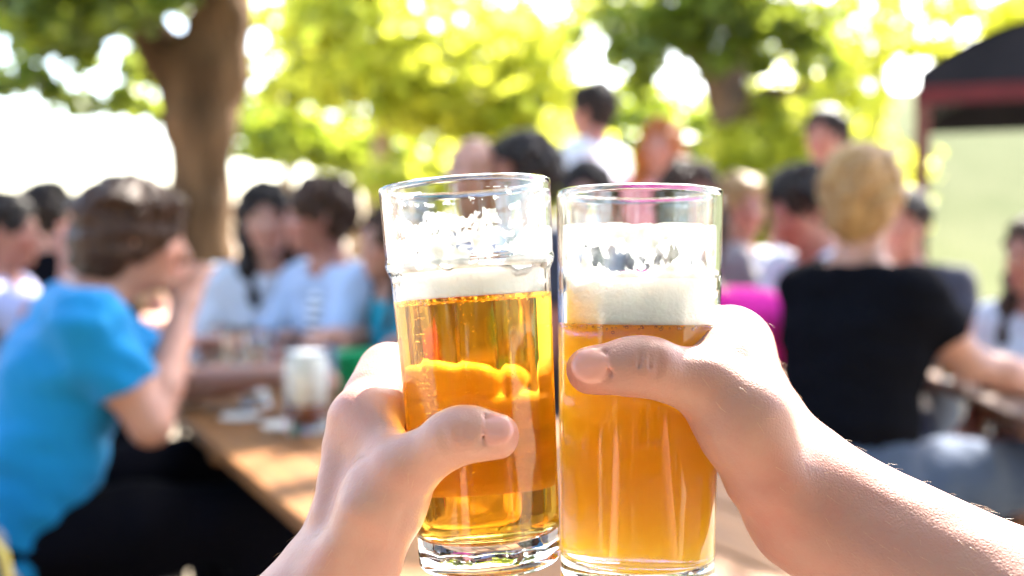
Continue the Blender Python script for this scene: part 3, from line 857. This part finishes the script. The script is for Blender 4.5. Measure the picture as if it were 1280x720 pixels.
fb = W2(1290, 806, .405)
S.cone(wr2 + np.array([-.004, -.004, -.006]), fb, .0220, .0360, k=.015)
S.cone(wr2 + np.array([.004, .004, .006]), W2(1290, 782, .405), .0220, .0345, k=.015)
el2 = np.array([.36, .26, .86]); S.cone(fb, el2, .036, .043, k=.02); S.cone(el2, np.array([.34, -.02, .98]), .046, .052, k=.03)
for dx in (-3, 10):
    S.cone(W2(806 + dx, 426, .3970), W2(802 + dx, 458, .3955), .0005, .0005, k=.0014, sub=True)
S.cone(W2(905, 560, .402), W2(935, 640, .405), .0004, .0004, k=.005, sub=True)
S.cone(W2(985, 690, .404), W2(965, 640, .403), .0006, .0006, k=.004, sub=True)
S.cone(W2(826, 434, .3965), W2(822, 470, .3950), .0005, .0004, k=.003, sub=True)
nail(S, ti2, tt2, np.array([-.40, -.86, .32]), nails, L=.0084, Wd=.0076, off=.0094, back=.0000)
hand('right hand with bare forearm wrapped round the hazy orange beer, thumb across the front', W2(1010, 625, .438), S, SKIN_HAND2, nails,
     [(tt2, .016, .8), (W2(800, 440, .4), .022, .12), (W2(970, 640, .41), .03, .35)], (W2(960, 500, .44), W2(1280, 740, .40), (.35, .1, .9)))
#END_HANDS

#CROWD
# ------------------------------------------------------------------ the crowd
BLUE = cloth('bright_blue_cotton', (.006, .185, .42)); NAVY = cloth('black_denim', (.0035, .0035, .006)); BLACK = cloth('black_cotton', (.0045, .0045, .0065))
WHITE = cloth('white_cotton', (.60, .62, .70)); PALEBLUE = cloth('pale_blue_cotton', (.38, .46, .62)); LAV = cloth('lavender_cotton', (.33, .33, .50))
TEAL = cloth('teal_cotton', (.01, .26, .34)); MAGENTA = cloth('magenta_cotton', (.85, .03, .36)); GREYT = cloth('grey_cotton', (.22, .20, .21))
STRIPE = cloth('striped_jersey', (.80, .80, .82), (.10, .11, .16)); DENIM = cloth('blue_grey_denim', (.07, .095, .155)); PINK = cloth('pink_cotton', (.66, .25, .26))
TAN = cloth('tan_cotton', (.55, .38, .20)); RED = cloth('red_cap_cloth', (.62, .03, .05)); KHAKI = cloth('khaki_cotton', (.22, .20, .16)); CHAR = cloth('charcoal_cotton', (.04, .04, .055))
DIAN = 'people sitting and standing in the beer garden'
f_v = (Vv[0], Vv[1])
person(W(170, 287, 2.12), f_v, 'man in a bright blue t-shirt resting his chin on his raised hand', SKIN_FAIR, HAIR_BROWN, BLUE, NAVY,
       lean=.30, neck_fwd=1.5, head_pitch=-.16, head_yaw=-.05, hairstyle='shaggy', vox=.0075, sleeve=.62, scale=1.0,
       elbowR=(.20, .24, .79), handR=(.05, .335, 1.01), elbowL=(-.22, .40, .80), handL=(-.02, .56, .84), knee=((-.10, .44, .64), (.15, .45, .56)), group=DIAN)
person(W(9, 291, 3.1), (.9, .15), 'man in a lavender shirt with hand at chin, at the left photo edge', SKIN_RUDDY, HAIR_DARK, LAV, NAVY,
       lean=.12, handR=(.10, .30, 1.14), handL=(-.2, .3, .82), head_yaw=-.1, group=DIAN)
person(W(64, 268, 4.0), (-.3, .95), 'dark haired person in a black top seen from behind, left of the man in blue', SKIN_FAIR, HAIR_DARK, BLACK, NAVY, lean=.1, group=DIAN, head_yaw=-.5, sleeve=1.7, slim=1.3)
person(W(68, 243, 6.2), (.3, -.95), 'distant guest in a red cap at the left above the black top', SKIN_FAIR, HAIR_DARK, WHITE, NAVY, lean=.05, cap=RED, group=DIAN, scale=1.02)
person(W(135, 283, 4.6), (.2, -.9), 'blond person in a tan top far behind the man in bright blue', SKIN_FAIR, HAIR_BLOND, TAN, DENIM, lean=.05, group=DIAN)
person(W(333, 276, 3.35), (.25, -1), 'laughing woman with long dark hair in a white blouse', SKIN_FAIR, HAIR_DARK, WHITE, DENIM, lean=.22, hairstyle='long',
       head_roll=.12, head_pitch=-.05, group=DIAN, slim=.88, sleeve=1.5, handR=(.15, .36, .82), handL=(-.1, .36, .82))
person(W(397, 272, 3.15), (-.72, -.66), 'dark haired man in a pale blue shirt over stripes leaning to the laughing woman', SKIN_RUDDY, HAIR_BROWN, PALEBLUE, DENIM, lean=.30,
       head_pitch=-.05, head_yaw=-.45, group=DIAN, sleeve=1.45, under=STRIPE, handR=(.06, .52, .82), handL=(-.10, .50, .82), vox=.009)
person(W(487, 305, 2.95), (-.7, -.5), 'woman with brown hair in a teal top half hidden by the clear beer', SKIN_FAIR, HAIR_BROWN, TEAL, NAVY, lean=.15, hairstyle='long', group=DIAN, slim=.9)
person(W(592, 222, 3.0), (-.5, -.85), 'pale balding man whose head shows above the clear beer', SKIN_FAIR, HAIR_GREY, LAV, DENIM, hairstyle='bald_fringe', lean=.05, group=DIAN, head_yaw=.3, head_pitch=.1)
person(W(648, 224, 3.0), (-.85, -.45), 'man with dark greying hair whose head shows right of the balding man', SKIN_RUDDY, HAIR_DARK, CHAR, DENIM, lean=.05, group=DIAN)
person(W(738, 139, 4.9), (-.80, .42), 'man in a white shirt standing with his back half turned under the trees', SKIN_RUDDY, HAIR_DARK, WHITE, DENIM, seated=False, lean=.06, slim=1.15,
       group=DIAN, sleeve=1.5, handR=(.22, .18, .95), handL=(-.2, .2, .98))
person(W(826, 182, 4.4), (-.35, -1), 'standing woman with long orange hair and a pink top', SKIN_RUDDY, HAIR_ORANGE, PINK, DENIM, seated=False, lean=.03, hairstyle='long_loose', sleeve=.25,
       group=DIAN, slim=.9, handR=(.2, .2, 1.0), handL=(-.2, .2, 1.0), head_yaw=.1)
person(W(735, 251, 3.5), (-.2, -.95), 'dark haired guest whose crown shows above the left of the hazy beer', SKIN_FAIR, HAIR_DARK, WHITE, NAVY, lean=.1, group=DIAN)
person(W(862, 250, 3.4), (.3, -.95), 'brown haired guest whose crown shows above the right of the hazy beer', SKIN_RUDDY, HAIR_BROWN, GREYT, NAVY, lean=.1, group=DIAN)
person(W(925, 262, 3.7), (.3, -.9), 'light haired guest in a white shirt just right of the hazy beer', SKIN_RUDDY, HAIR_BLOND, WHITE, DENIM, lean=.2, group=DIAN, sleeve=1.4)
person(W(1000, 262, 3.2), (-.85, -.35), 'dark haired man in a white t-shirt leaning in with bare arms', SKIN_RUDDY, HAIR_DARK, WHITE, NAVY, lean=.42, head_pitch=-.4, group=DIAN,
       sleeve=.6, handR=(.05, .55, .80), handL=(-.05, .52, .80))
person(W(872, 300, 2.75), (.1, .95), 'guest in a magenta top mostly hidden by the hazy beer', SKIN_FAIR, HAIR_BROWN, MAGENTA, NAVY, lean=.15, group=DIAN, slim=1.0)
person(W(1032, 172, 4.2), (-.6, -.7), 'standing woman with dark hair in a grey top behind the blond person', SKIN_RUDDY, HAIR_DARK, KHAKI, NAVY, seated=False, lean=.03, hairstyle='bun', group=DIAN,
       slim=.9, handR=(.12, .25, 1.1), handL=(-.12, .25, 1.1))
person(W(1080, 252, 2.42), (.80, .60), 'blond person in a black t-shirt and blue grey shorts seen from behind', SKIN_FAIR, HAIR_BLOND, BLACK, DENIM, lean=.10, hairstyle='fluffy', group=DIAN,
       legs='short', vox=.008, head_yaw=.3, slim=.78, elbowR=(.21, .18, .84), handR=(.34, .44, .77), handL=(-.15, .38, .80), knee=((-.16, .42, .56), (.24, .42, .56)), sleeve=.6)
person(W(1128, 280, 3.5), (-.5, -.8), 'man with short dark hair in a charcoal shirt right of the blond person', SKIN_RUDDY, HAIR_DARK, CHAR, DENIM, lean=.1, group=DIAN)
person(W(1296, 322, 2.75), (-.8, -.3), 'auburn haired woman in a white top at the right edge of the photo', SKIN_RUDDY, HAIR_BROWN, WHITE, NAVY, lean=.12, hairstyle='long', group=DIAN, slim=.9,
       handR=(.05, .28, .70), handL=(-.15, .28, .70))
#END_CROWD

#PROPS
# ------------------------------------------------------------------ things on the left table
def tumbler(loc, r, hgt, label, content=None, fill=0, foam=0, ch=None):
    root = empty('drinking_glass', loc, label, 'glass', 'glasses standing on the beer garden tables')
    w = .003
    g = MB().lathe([(.0005, .001), (r * .84, .001), (r * .88, .003)] + [(r * (.88 + .12 * i / 10), hgt * i / 10) for i in range(1, 11)] + [(r - w / 2, hgt + .001)] +
                   [(r * (.88 + .12 * i / 10) - w, hgt * i / 10) for i in range(10, 0, -1)] + [(.0005, hgt * .07)], 48)
    g.build('glass_body', GLASS, root, smooth=True)
    def cyl(name, a, b, m):
        rr = lambda t: r * (.88 + .12 * t) - w - .0004
        c = MB().lathe([(.0005, hgt * a), (rr(a), hgt * a), (rr((a + b) / 2), hgt * (a + b) / 2), (rr(b), hgt * b), (.0005, hgt * b)], 48); c.build(name, m, root, smooth=True)
    if content: cyl('drink', .11, fill, content)
    if foam: cyl('foam', fill + .005, foam, FOAM)
    return root
REDDRINK = surf('dark_red_drink', (.20, .035, .02), (.16, .025, .015), rough=.1, bump=0)
AMBER = surf('amber_drink', (.70, .36, .05), (.62, .30, .04), rough=.1, bump=0)
tumbler(W(384, 538, 2.1) * [1, 1, 0] + [0, 0, .751], .050, .17, 'glass with a dark red drink under a tall white head nearest the left hand', REDDRINK, .36, .98)
def on(px, D, z=.752): p = W(px, 400, D); return (p[0], p[1], z)
tumbler(on(318, 2.38), .038, .15, 'nearly empty glass with foam added for brightness left of the dark red drink', AMBER, .16, .24)  # pale foam added where the empty glass has bright highlights
tumbler(on(296, 2.65), .04, .16, 'glass with a finger of amber drink second behind the dark red drink', AMBER, .22, .38)  # drink and pale foam added in place of bright glass highlights
tumbler(on(322, 2.75), .04, .15, 'empty glass beside the forearm of the striped t-shirt man')
tumbler(on(275, 2.95), .036, .14, 'empty glass at the far left end of the left table')
# folded card menu and green cup
GREEN = surf('green_plastic', (.0, .34, .13), (.0, .28, .11), rough=.35, bump=.05)
gc = MB().lathe([(.0005, .0), (.038, .0), (.041, .01), (.052, .125), (.054, .128), (.052, .13), (.049, .126), (.038, .008), (.0005, .008)], 36).build('plastic_cup', GREEN, smooth=True)
gc.location = on(446, 2.4); setp(gc, 'green plastic cup on the table just behind the left wrist', 'cup')
BOT = surf('dark_teal_bottle', (.01, .09, .10), (.01, .07, .08), rough=.2, bump=.02)
bt = empty('bottle', on(219, 2.75), 'dark teal bottle on the table behind the raised forearm of the man in blue', 'bottle')
MB().lathe([(.0005, 0), (.034, 0), (.037, .01), (.037, .14), (.03, .17), (.015, .20), (.013, .25), (.015, .252), (.015, .262), (.0005, .262)], 32).build('bottle_body', BOT, bt, smooth=True)
MB().lathe([(.0165, .236), (.0165, .268), (.0005, .270)], 24).build('bottle_cap', GREEN, bt, smooth=True)
COAST = surf('coaster_card', (.62, .60, .55), (.50, .47, .42), rough=.9)
for px_, D_, lb_ in ((352, 2.15, 'pale card coaster beside the dark red drink'), (300, 2.25, 'pale card coaster near the edge of the left table'), (360, 2.75, 'pale card coaster before the striped t-shirt man')):
    co_ = MB().lathe([(.0005, 0), (.046, 0), (.0465, .0015), (.0005, .0016)], 36).build('coaster', COAST); co_.location = on(px_, D_, .7515); setp(co_, lb_, 'coaster', 'card coasters on the left table')
# bag at lower left
BAG = surf('grey_bag_canvas', (.12, .13, .16), (.08, .09, .11), rough=.8, bscale=300); YEL = surf('yellow_piping', (.62, .50, .12), rough=.6)
bg_ = empty('shoulder_bag', (-.98, 1.66, .47), 'grey canvas bag with yellow piping on the bench at the lower left corner', 'bag')
s = Sdf(); s.cone((-.10, 0, .07), (.10, 0, .07), .055, .055, k=.03); s.cone((-.085, 0, .17), (.085, 0, .17), .035, .035, k=.06); v, f = s.mesh(.008, lambda P: wob(P, 40, 4, .004)); mesh_obj('bag_body', v, f, BAG, bg_)
MB().tube([(-.145, -.02, .05), (-.13, -.02, .16), (-.09, -.02, .208), (0, -.02, .213), (.09, -.02, .208), (.13, -.02, .16), (.145, -.02, .05)], .007, 8).build('piping', YEL, bg_, smooth=True)

# ------------------------------------------------------------------ right hand table
Ur = np.array([.10, .995, 0]); Vr = np.array([.995, -.10, 0])
trestle('beer_table', (1.13, 2.0, 0), 1.9, .74, 3, 'dark brown plank table with plates at the right edge of the photo', 'table', wood=surf('brown_wood', (.16, .065, .028), (.10, .04, .018), scale=5, rough=.35, bump=.2, bscale=30, stretch=(1, 12, 12)), udir=Ur, vdir=Vr)
trestle('beer_bench', (.80, 1.95, 0), 1.7, .26, 2, 'wooden bench under the blond person in the black t-shirt', 'bench', top=.47, udir=Ur, vdir=Vr)
PORC = surf('white_porcelain', (.80, .80, .78), (.78, .78, .76), rough=.12, bump=0, spec=.6)
PL = [(1.33, 2.26, .105, 'white plate nearest the front of the right table'), (1.32, 2.62, .095, 'white plate in the middle of the right table'), (1.50, 2.95, .10, 'white plate before the auburn haired woman'),
      (1.58, 2.42, .10, 'white plate at the outer side of the right table')]
for x, y, r, lb in PL:
    o = MB().lathe([(.0005, 0), (r * .55, 0), (r * .62, .003), (r, .016), (r + .002, .018), (r - .002, .019), (r * .6, .007), (.0005, .005)], 48).build('plate', PORC, smooth=True)
    o.location = (x, y, .752); setp(o, lb, 'plate', 'plates on the right table')
tumbler((1.24, 2.78, .752), .04, .15, 'amber drink in a short glass on the left rim of the right table', AMBER, .6, .8)
tumbler((1.22, 3.15, .752), .038, .15, 'glass with white foam at the far end of the right table', AMBER, .4, .9)
tumbler((1.45, 3.35, .752), .038, .15, 'half full amber glass in the back corner of the right table', AMBER, .5)

# ------------------------------------------------------------------ dark vaulted gazebo
CANV = surf('dark_canvas', (.016, .016, .020), (.024, .023, .028), scale=2, rough=.95, bump=.3, bscale=60, spec=.05)
REDC = surf('dark_red_canvas', (.10, .010, .012), (.07, .008, .010), scale=3, rough=.85, bump=.3, bscale=60)
POST = surf('red_brown_post', (.13, .035, .022), (.09, .025, .016), rough=.6, bump=.2)
gz = empty('gazebo', (2.54, 6.3, 0), 'gazebo with a domed dark grey canvas roof and dark red valance on posts', 'gazebo', rz=-R(22.5))
gw = 3.4; N = 24; vs = []; fs = []
def roofz(a, b): return 2.16 + .36 * (1 - abs(a) ** 3.6)
for th in (0, .012):
    for j in range(N + 1):
        for i in range(N + 1):
            a = -1 + 2 * i / N; b = -1 + 2 * j / N
            vs.append((gw * (a + 1) / 2, gw * (b + 1) / 2, roofz(a, b) + th))
M_ = (N + 1) ** 2
for j in range(N):
    for i in range(N):
        a = j * (N + 1) + i; fs.append([a, a + N + 1, a + N + 2, a + 1]); fs.append([M_ + a, M_ + a + 1, M_ + a + N + 2, M_ + a + N + 1])
mesh_obj('roof', vs, fs, CANV, gz)
for yy in (.02, gw - .02):
    gv = [(gw * (i / N), yy + dy, 2.085 if k == 0 else roofz(-1 + 2 * i / N, 0) - .004) for dy in (-.006, .006) for k in (0, 1) for i in range(N + 1)]
    q = N + 1; gf = []
    for i in range(N):
        gf += [[i, i + 1, q + i + 1, q + i], [2 * q + i, 3 * q + i, 3 * q + i + 1, 2 * q + i + 1], [i, 2 * q + i, 2 * q + i + 1, i + 1]]
    mesh_obj('gable_panel', gv, gf, CANV, gz, smooth=False)
va = MB()
for (c, sz) in (((gw / 2, -.01, 2.02), (gw + .03, .012, .11)), ((-.01, gw / 2, 2.02), (.012, gw, .11)), ((gw + .01, gw / 2, 2.02), (.012, gw, .11))): va.box(c, sz)
va.build('valance', REDC, gz)
for x in (.035, gw - .035):
    for y in (.035, gw - .035): MB().box((x, y, 1.04), (.09, .09, 2.06)).build('post', POST, gz, bevel=.006)
#END_PROPS

#TREES
# ------------------------------------------------------------------ trees
def leaves(clumps, size, seed, fold=.25, thin=1.0):
    rg = np.random.default_rng(seed); Cs = []; shade = []
    for c, r, n in clumps:
        n = int(n * thin); m = max(2, int(n / 45))
        # sub-clusters make light and dark masses with gaps between them
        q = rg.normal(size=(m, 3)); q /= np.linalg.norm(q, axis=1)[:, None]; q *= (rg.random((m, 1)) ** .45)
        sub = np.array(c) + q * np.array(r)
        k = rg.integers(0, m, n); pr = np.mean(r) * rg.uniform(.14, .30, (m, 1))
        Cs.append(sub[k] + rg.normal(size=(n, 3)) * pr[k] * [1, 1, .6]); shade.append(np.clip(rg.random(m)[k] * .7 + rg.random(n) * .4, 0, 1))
    C = np.concatenate(Cs); sh = np.concatenate(shade); n = len(C)
    a = rg.normal(size=(n, 3)); a[:, 2] *= .6; a /= np.linalg.norm(a, axis=1)[:, None]
    b = rg.normal(size=(n, 3)); b -= a * (a * b).sum(1)[:, None]; b /= np.linalg.norm(b, axis=1)[:, None]
    nn = np.cross(a, b); s = size * rg.uniform(.6, 1.3, (n, 1))
    p0 = C - a * s * .5; p1 = C + b * s * .36 + nn * s * fold * .4; p2 = C + a * s * .55; p3 = C - b * s * .36 + nn * s * fold * .4
    V = np.stack([p0, p1, p2, p3], 1).reshape(-1, 3); Fc = np.arange(4 * n).reshape(-1, 4)
    return V, Fc, np.repeat(sh, 4)
def tree(name, base, label, bark, limbs, clumps, size, lm, seed, vox=.04, cat='tree', group=None, knob=.02):
    root = empty(name, base, label, cat, group); b = np.array(base, float)
    if limbs:
        T = Sdf()
        for pts, rads in limbs: T.chain([np.array(p) for p in pts], rads, k=.10 if vox < .06 else .15)
        V, Fc = T.mesh(vox, lambda P: wob(P, 7, seed, knob) + wob(P, 22, seed + 3, knob * .4)); mesh_obj('trunk', V - b, Fc, bark, root)
    V, Fc, sh = leaves(clumps, size, seed, thin=.62 if name == 'sunlit_tree' else 1.0)
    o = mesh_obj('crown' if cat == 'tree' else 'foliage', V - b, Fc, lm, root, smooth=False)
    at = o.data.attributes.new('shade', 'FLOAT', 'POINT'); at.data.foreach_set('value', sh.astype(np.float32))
    return root
def g0(px, D): p = W(px, 290, D); return np.array([p[0], p[1], 0])
def C(px, py, D, rx, ry, rz, n): return (W(px, py, D), (rx, ry, rz), n)
def E3(px, py, D): return W(px, py, D)

# the big forked tree on the left
D = 6.6; b = g0(250, D)
tree('plane_tree', b, 'big tree with a thick forked dark trunk behind the man in blue', BARK_DAPPLED,
     [([b + [0, 0, -.1], b + [0, 0, .5], E3(250, 260, D), E3(252, 160, D), E3(262, 90, D)], [.36, .26, .20, .205, .24]),
      ([E3(262, 90, D), E3(275, 20, D), E3(300, -90, D + .1), E3(330, -260, D)], [.24, .19, .16, .10]),
      ([E3(248, 150, D), E3(205, 70, D), E3(165, 0, D - .1), E3(110, -90, D - .3), E3(40, -180, D - .6)], [.17, .14, .135, .11, .06]),
      ([E3(300, -90, D), E3(400, -190, D - .8), E3(520, -300, D - 1.8)], [.11, .08, .05]),
      ([E3(165, 0, D), E3(200, -90, D - .6), E3(230, -260, D - 1.5)], [.09, .07, .04]),
      ([E3(330, -260, D), E3(250, -520, D - 2), E3(380, -800, D - 3)], [.1, .07, .04])],
     [C(40, 0, 6.0, .5, .6, .32, 800), C(110, 50, 6.4, .35, .4, .2, 300), C(15, 95, 6.1, .22, .4, .13, 200), C(70, 125, 6.6, .35, .4, .10, 90),
      C(170, 120, 7.2, .25, .4, .28, 330), C(190, 60, 7.4, .2, .4, .2, 180), C(210, 10, 5.8, .25, .4, .12, 130),
      C(120, -50, 6.2, .9, .9, .30, 1100), C(330, -60, 6.2, .6, .8, .22, 500),
      C(100, -330, 5.2, 1.6, 1.5, .7, 2600), C(420, -380, 5.6, 1.4, 1.5, .5, 1500), C(300, -760, 4.2, 1.6, 1.6, .6, 2600)],
     .13, LEAF_DEEP, 21)
b = np.array([.9, -3.6, 0])  # tree added behind the camera to block frontal sky light and reflections
tree('plane_tree', b, 'unseen tree added behind the camera, its broad crown blocking sky light', BARK_DAPPLED,
     [([b + [0, 0, -.1], b + [0, 0, 1.6], b + [.05, .1, 3.0], b + [0, .6, 4.0]], [.30, .24, .22, .16]), ([b + [.05, .1, 2.8], b + [-1.4, .6, 3.8]], [.16, .07]), ([b + [.05, .1, 2.8], b + [1.6, .8, 3.7]], [.15, .07]), ([b + [0, .6, 4.0], b + [.2, 2.6, 4.1], b + [.2, 4.8, 4.0]], [.12, .07, .03])],
     [((1.3, .9, 3.95), (1.4, .6, .25), 600), ((-.6, -1.8, 3.9), (2.3, 1.6, .6), 1700), ((2.2, -1.9, 3.9), (2.0, 1.6, .6), 1400), ((.8, -3.8, 4.2), (3.4, 1.5, 1.0), 2600), ((-2.8, -3.2, 3.2), (1.6, 1.6, 1.2), 2800), ((4.2, -3.2, 3.2), (1.6, 1.6, 1.2), 2600),
      ((-.3, -6.2, 2.4), (3.5, 1.0, 1.6), 3600), ((3.8, -6.0, 2.4), (2.2, 1.0, 1.6), 2000), ((-4.2, -5.6, 2.2), (1.6, 1.4, 1.5), 2000)],
     .22, LEAF_DEEP, 27)
hc_ = [((x, -1.9, z), (.55, .22, .34), 900) for x in (-3.2, -2.4, -1.6, -.8, 0, .8, 1.6, 2.4, 3.2) for z in (.35, .85)]  # hedge added out of view to keep bright gravel out of glass reflections
tree('hedge', (0, -1.9, 0), 'unseen low dark hedge added to darken reflections in the beer glasses', BARK_DAPPLED, None, hc_, .09, LEAF_UNSEEN_HEDGE, 28, cat='hedge')
# dark spreading tree upper right of centre
D = 9.0; b = g0(905, D)
tree('plane_tree', b, 'tree with a leaning pale brown trunk and dark spreading crown right of the standing woman', BARK_MID,
     [([b + [0, 0, -.1], E3(905, 270, D), E3(915, 190, D), E3(905, 120, D), E3(870, 60, D), E3(820, 0, D)], [.24, .18, .15, .13, .10, .08]),
      ([E3(912, 150, D), E3(960, 118, D - .2), E3(1010, 110, D - .5)], [.11, .08, .05]), ([E3(905, 120, D), E3(930, 40, D), E3(950, -40, D)], [.14, .11, .08]), ([E3(950, -40, D), E3(900, -200, 7.6), [1.3, 5.4, 4.2], [.2, 4.2, 4.1]], [.08, .07, .055, .03])],  # last limb is added to carry the unseen shading clumps
     [C(775, 50, 8.6, .4, .7, .36, 520), C(870, 35, 8.6, .6, .8, .34, 1050), C(970, 30, 8.8, .5, .8, .38, 900), C(790, 118, 9.2, .4, .5, .14, 200), C(745, 10, 9, .4, .6, .25, 260),
      C(870, -70, 8.4, 1.1, 1.2, .4, 1400), C(940, 85, 9.4, .3, .5, .14, 160), C(1020, 60, 9.5, .25, .5, .3, 160), ((.4, 5.4, 4.0), (2.3, 1.2, .3), 1900), ((2.05, 4.65, 4.0), (.6, .4, .15), 520), ((2.4, 5.6, 4.2), (1.2, 1.4, .35), 600)],  # final clumps are added overhead, out of view, to shade the table
     .15, LEAF_DEEP, 33, vox=.05)
# sunlit mass behind
D = 13.0
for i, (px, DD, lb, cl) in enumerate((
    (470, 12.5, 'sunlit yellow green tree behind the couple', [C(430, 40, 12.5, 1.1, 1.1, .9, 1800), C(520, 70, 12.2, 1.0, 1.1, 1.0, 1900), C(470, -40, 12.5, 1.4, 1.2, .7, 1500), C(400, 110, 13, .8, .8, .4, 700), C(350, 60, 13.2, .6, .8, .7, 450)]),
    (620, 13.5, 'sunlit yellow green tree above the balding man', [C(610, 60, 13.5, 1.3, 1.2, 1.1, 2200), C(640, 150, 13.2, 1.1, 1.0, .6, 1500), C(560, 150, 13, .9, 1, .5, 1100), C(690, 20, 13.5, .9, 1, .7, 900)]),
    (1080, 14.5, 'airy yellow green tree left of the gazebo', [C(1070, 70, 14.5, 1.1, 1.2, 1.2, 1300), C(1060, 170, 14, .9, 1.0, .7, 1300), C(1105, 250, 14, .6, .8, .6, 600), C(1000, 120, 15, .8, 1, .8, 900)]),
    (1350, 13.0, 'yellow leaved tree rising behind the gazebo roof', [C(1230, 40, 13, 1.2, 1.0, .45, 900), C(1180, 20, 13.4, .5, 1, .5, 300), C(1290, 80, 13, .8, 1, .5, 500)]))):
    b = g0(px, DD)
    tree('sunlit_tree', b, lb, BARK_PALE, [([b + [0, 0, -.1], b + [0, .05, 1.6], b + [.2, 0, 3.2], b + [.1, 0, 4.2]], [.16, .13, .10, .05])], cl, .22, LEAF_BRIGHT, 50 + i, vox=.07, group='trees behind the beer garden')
for i, (px, DD, lb, cl) in enumerate((
    (358, 14, 'dark green tree on a thin orange brown trunk above the laughing woman', [C(350, 172, 14, .8, .8, .32, 1500), C(400, 180, 14.2, .7, .8, .30, 1200), C(320, 150, 14.5, .5, .8, .3, 500)]),
    (442, 15, 'dark green tree on a thin trunk left of the clear beer', [C(450, 185, 15, .8, .8, .34, 1400), C(500, 195, 15, .6, .8, .25, 800)]))):
    b = g0(px, DD)
    tree('small_tree', b, lb, BARK_PALE, [([b + [0, 0, -.1], b + [0, 0, 1.5], b + [.05, 0, 2.4]], [.13, .11, .09])], cl, .18, LEAF_MID, 70 + i, vox=.06, group='trees behind the beer garden')
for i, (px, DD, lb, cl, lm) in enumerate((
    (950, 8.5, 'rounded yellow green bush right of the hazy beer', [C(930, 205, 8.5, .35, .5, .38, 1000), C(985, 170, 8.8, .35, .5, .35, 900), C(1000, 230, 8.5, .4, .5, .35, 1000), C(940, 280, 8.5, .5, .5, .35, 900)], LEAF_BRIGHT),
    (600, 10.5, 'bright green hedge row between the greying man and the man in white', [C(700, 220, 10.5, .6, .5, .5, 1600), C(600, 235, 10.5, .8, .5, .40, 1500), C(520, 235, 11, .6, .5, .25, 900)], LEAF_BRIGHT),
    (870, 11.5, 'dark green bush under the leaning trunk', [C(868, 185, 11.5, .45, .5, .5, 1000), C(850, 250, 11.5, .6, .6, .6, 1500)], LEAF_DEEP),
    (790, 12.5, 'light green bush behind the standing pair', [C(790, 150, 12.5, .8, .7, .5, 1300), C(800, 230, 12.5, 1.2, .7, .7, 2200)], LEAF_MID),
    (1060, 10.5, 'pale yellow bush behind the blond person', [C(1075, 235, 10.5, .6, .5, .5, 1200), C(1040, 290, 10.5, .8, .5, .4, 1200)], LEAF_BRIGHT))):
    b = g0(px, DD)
    tree('bush', b, lb, BARK_DAPPLED, None, cl, .13, lm, 90 + i, cat='bush', group='bushes at the edge of the beer garden')
#END_TREES

# ------------------------------------------------------------------ render settings
sc.render.engine = 'CYCLES'
cy = sc.cycles
cy.max_bounces = 20; cy.transmission_bounces = 14; cy.glossy_bounces = 6; cy.diffuse_bounces = 4; cy.transparent_max_bounces = 8; cy.volume_bounces = 16
cy.sample_clamp_indirect = 8; cy.caustics_reflective = False; cy.caustics_refractive = True; cy.blur_glossy = .3
cy.use_denoising = True
sc.view_settings.view_transform = 'Standard'; sc.view_settings.look = 'None'; sc.view_settings.gamma = 1
sc.view_settings.exposure = 2.95
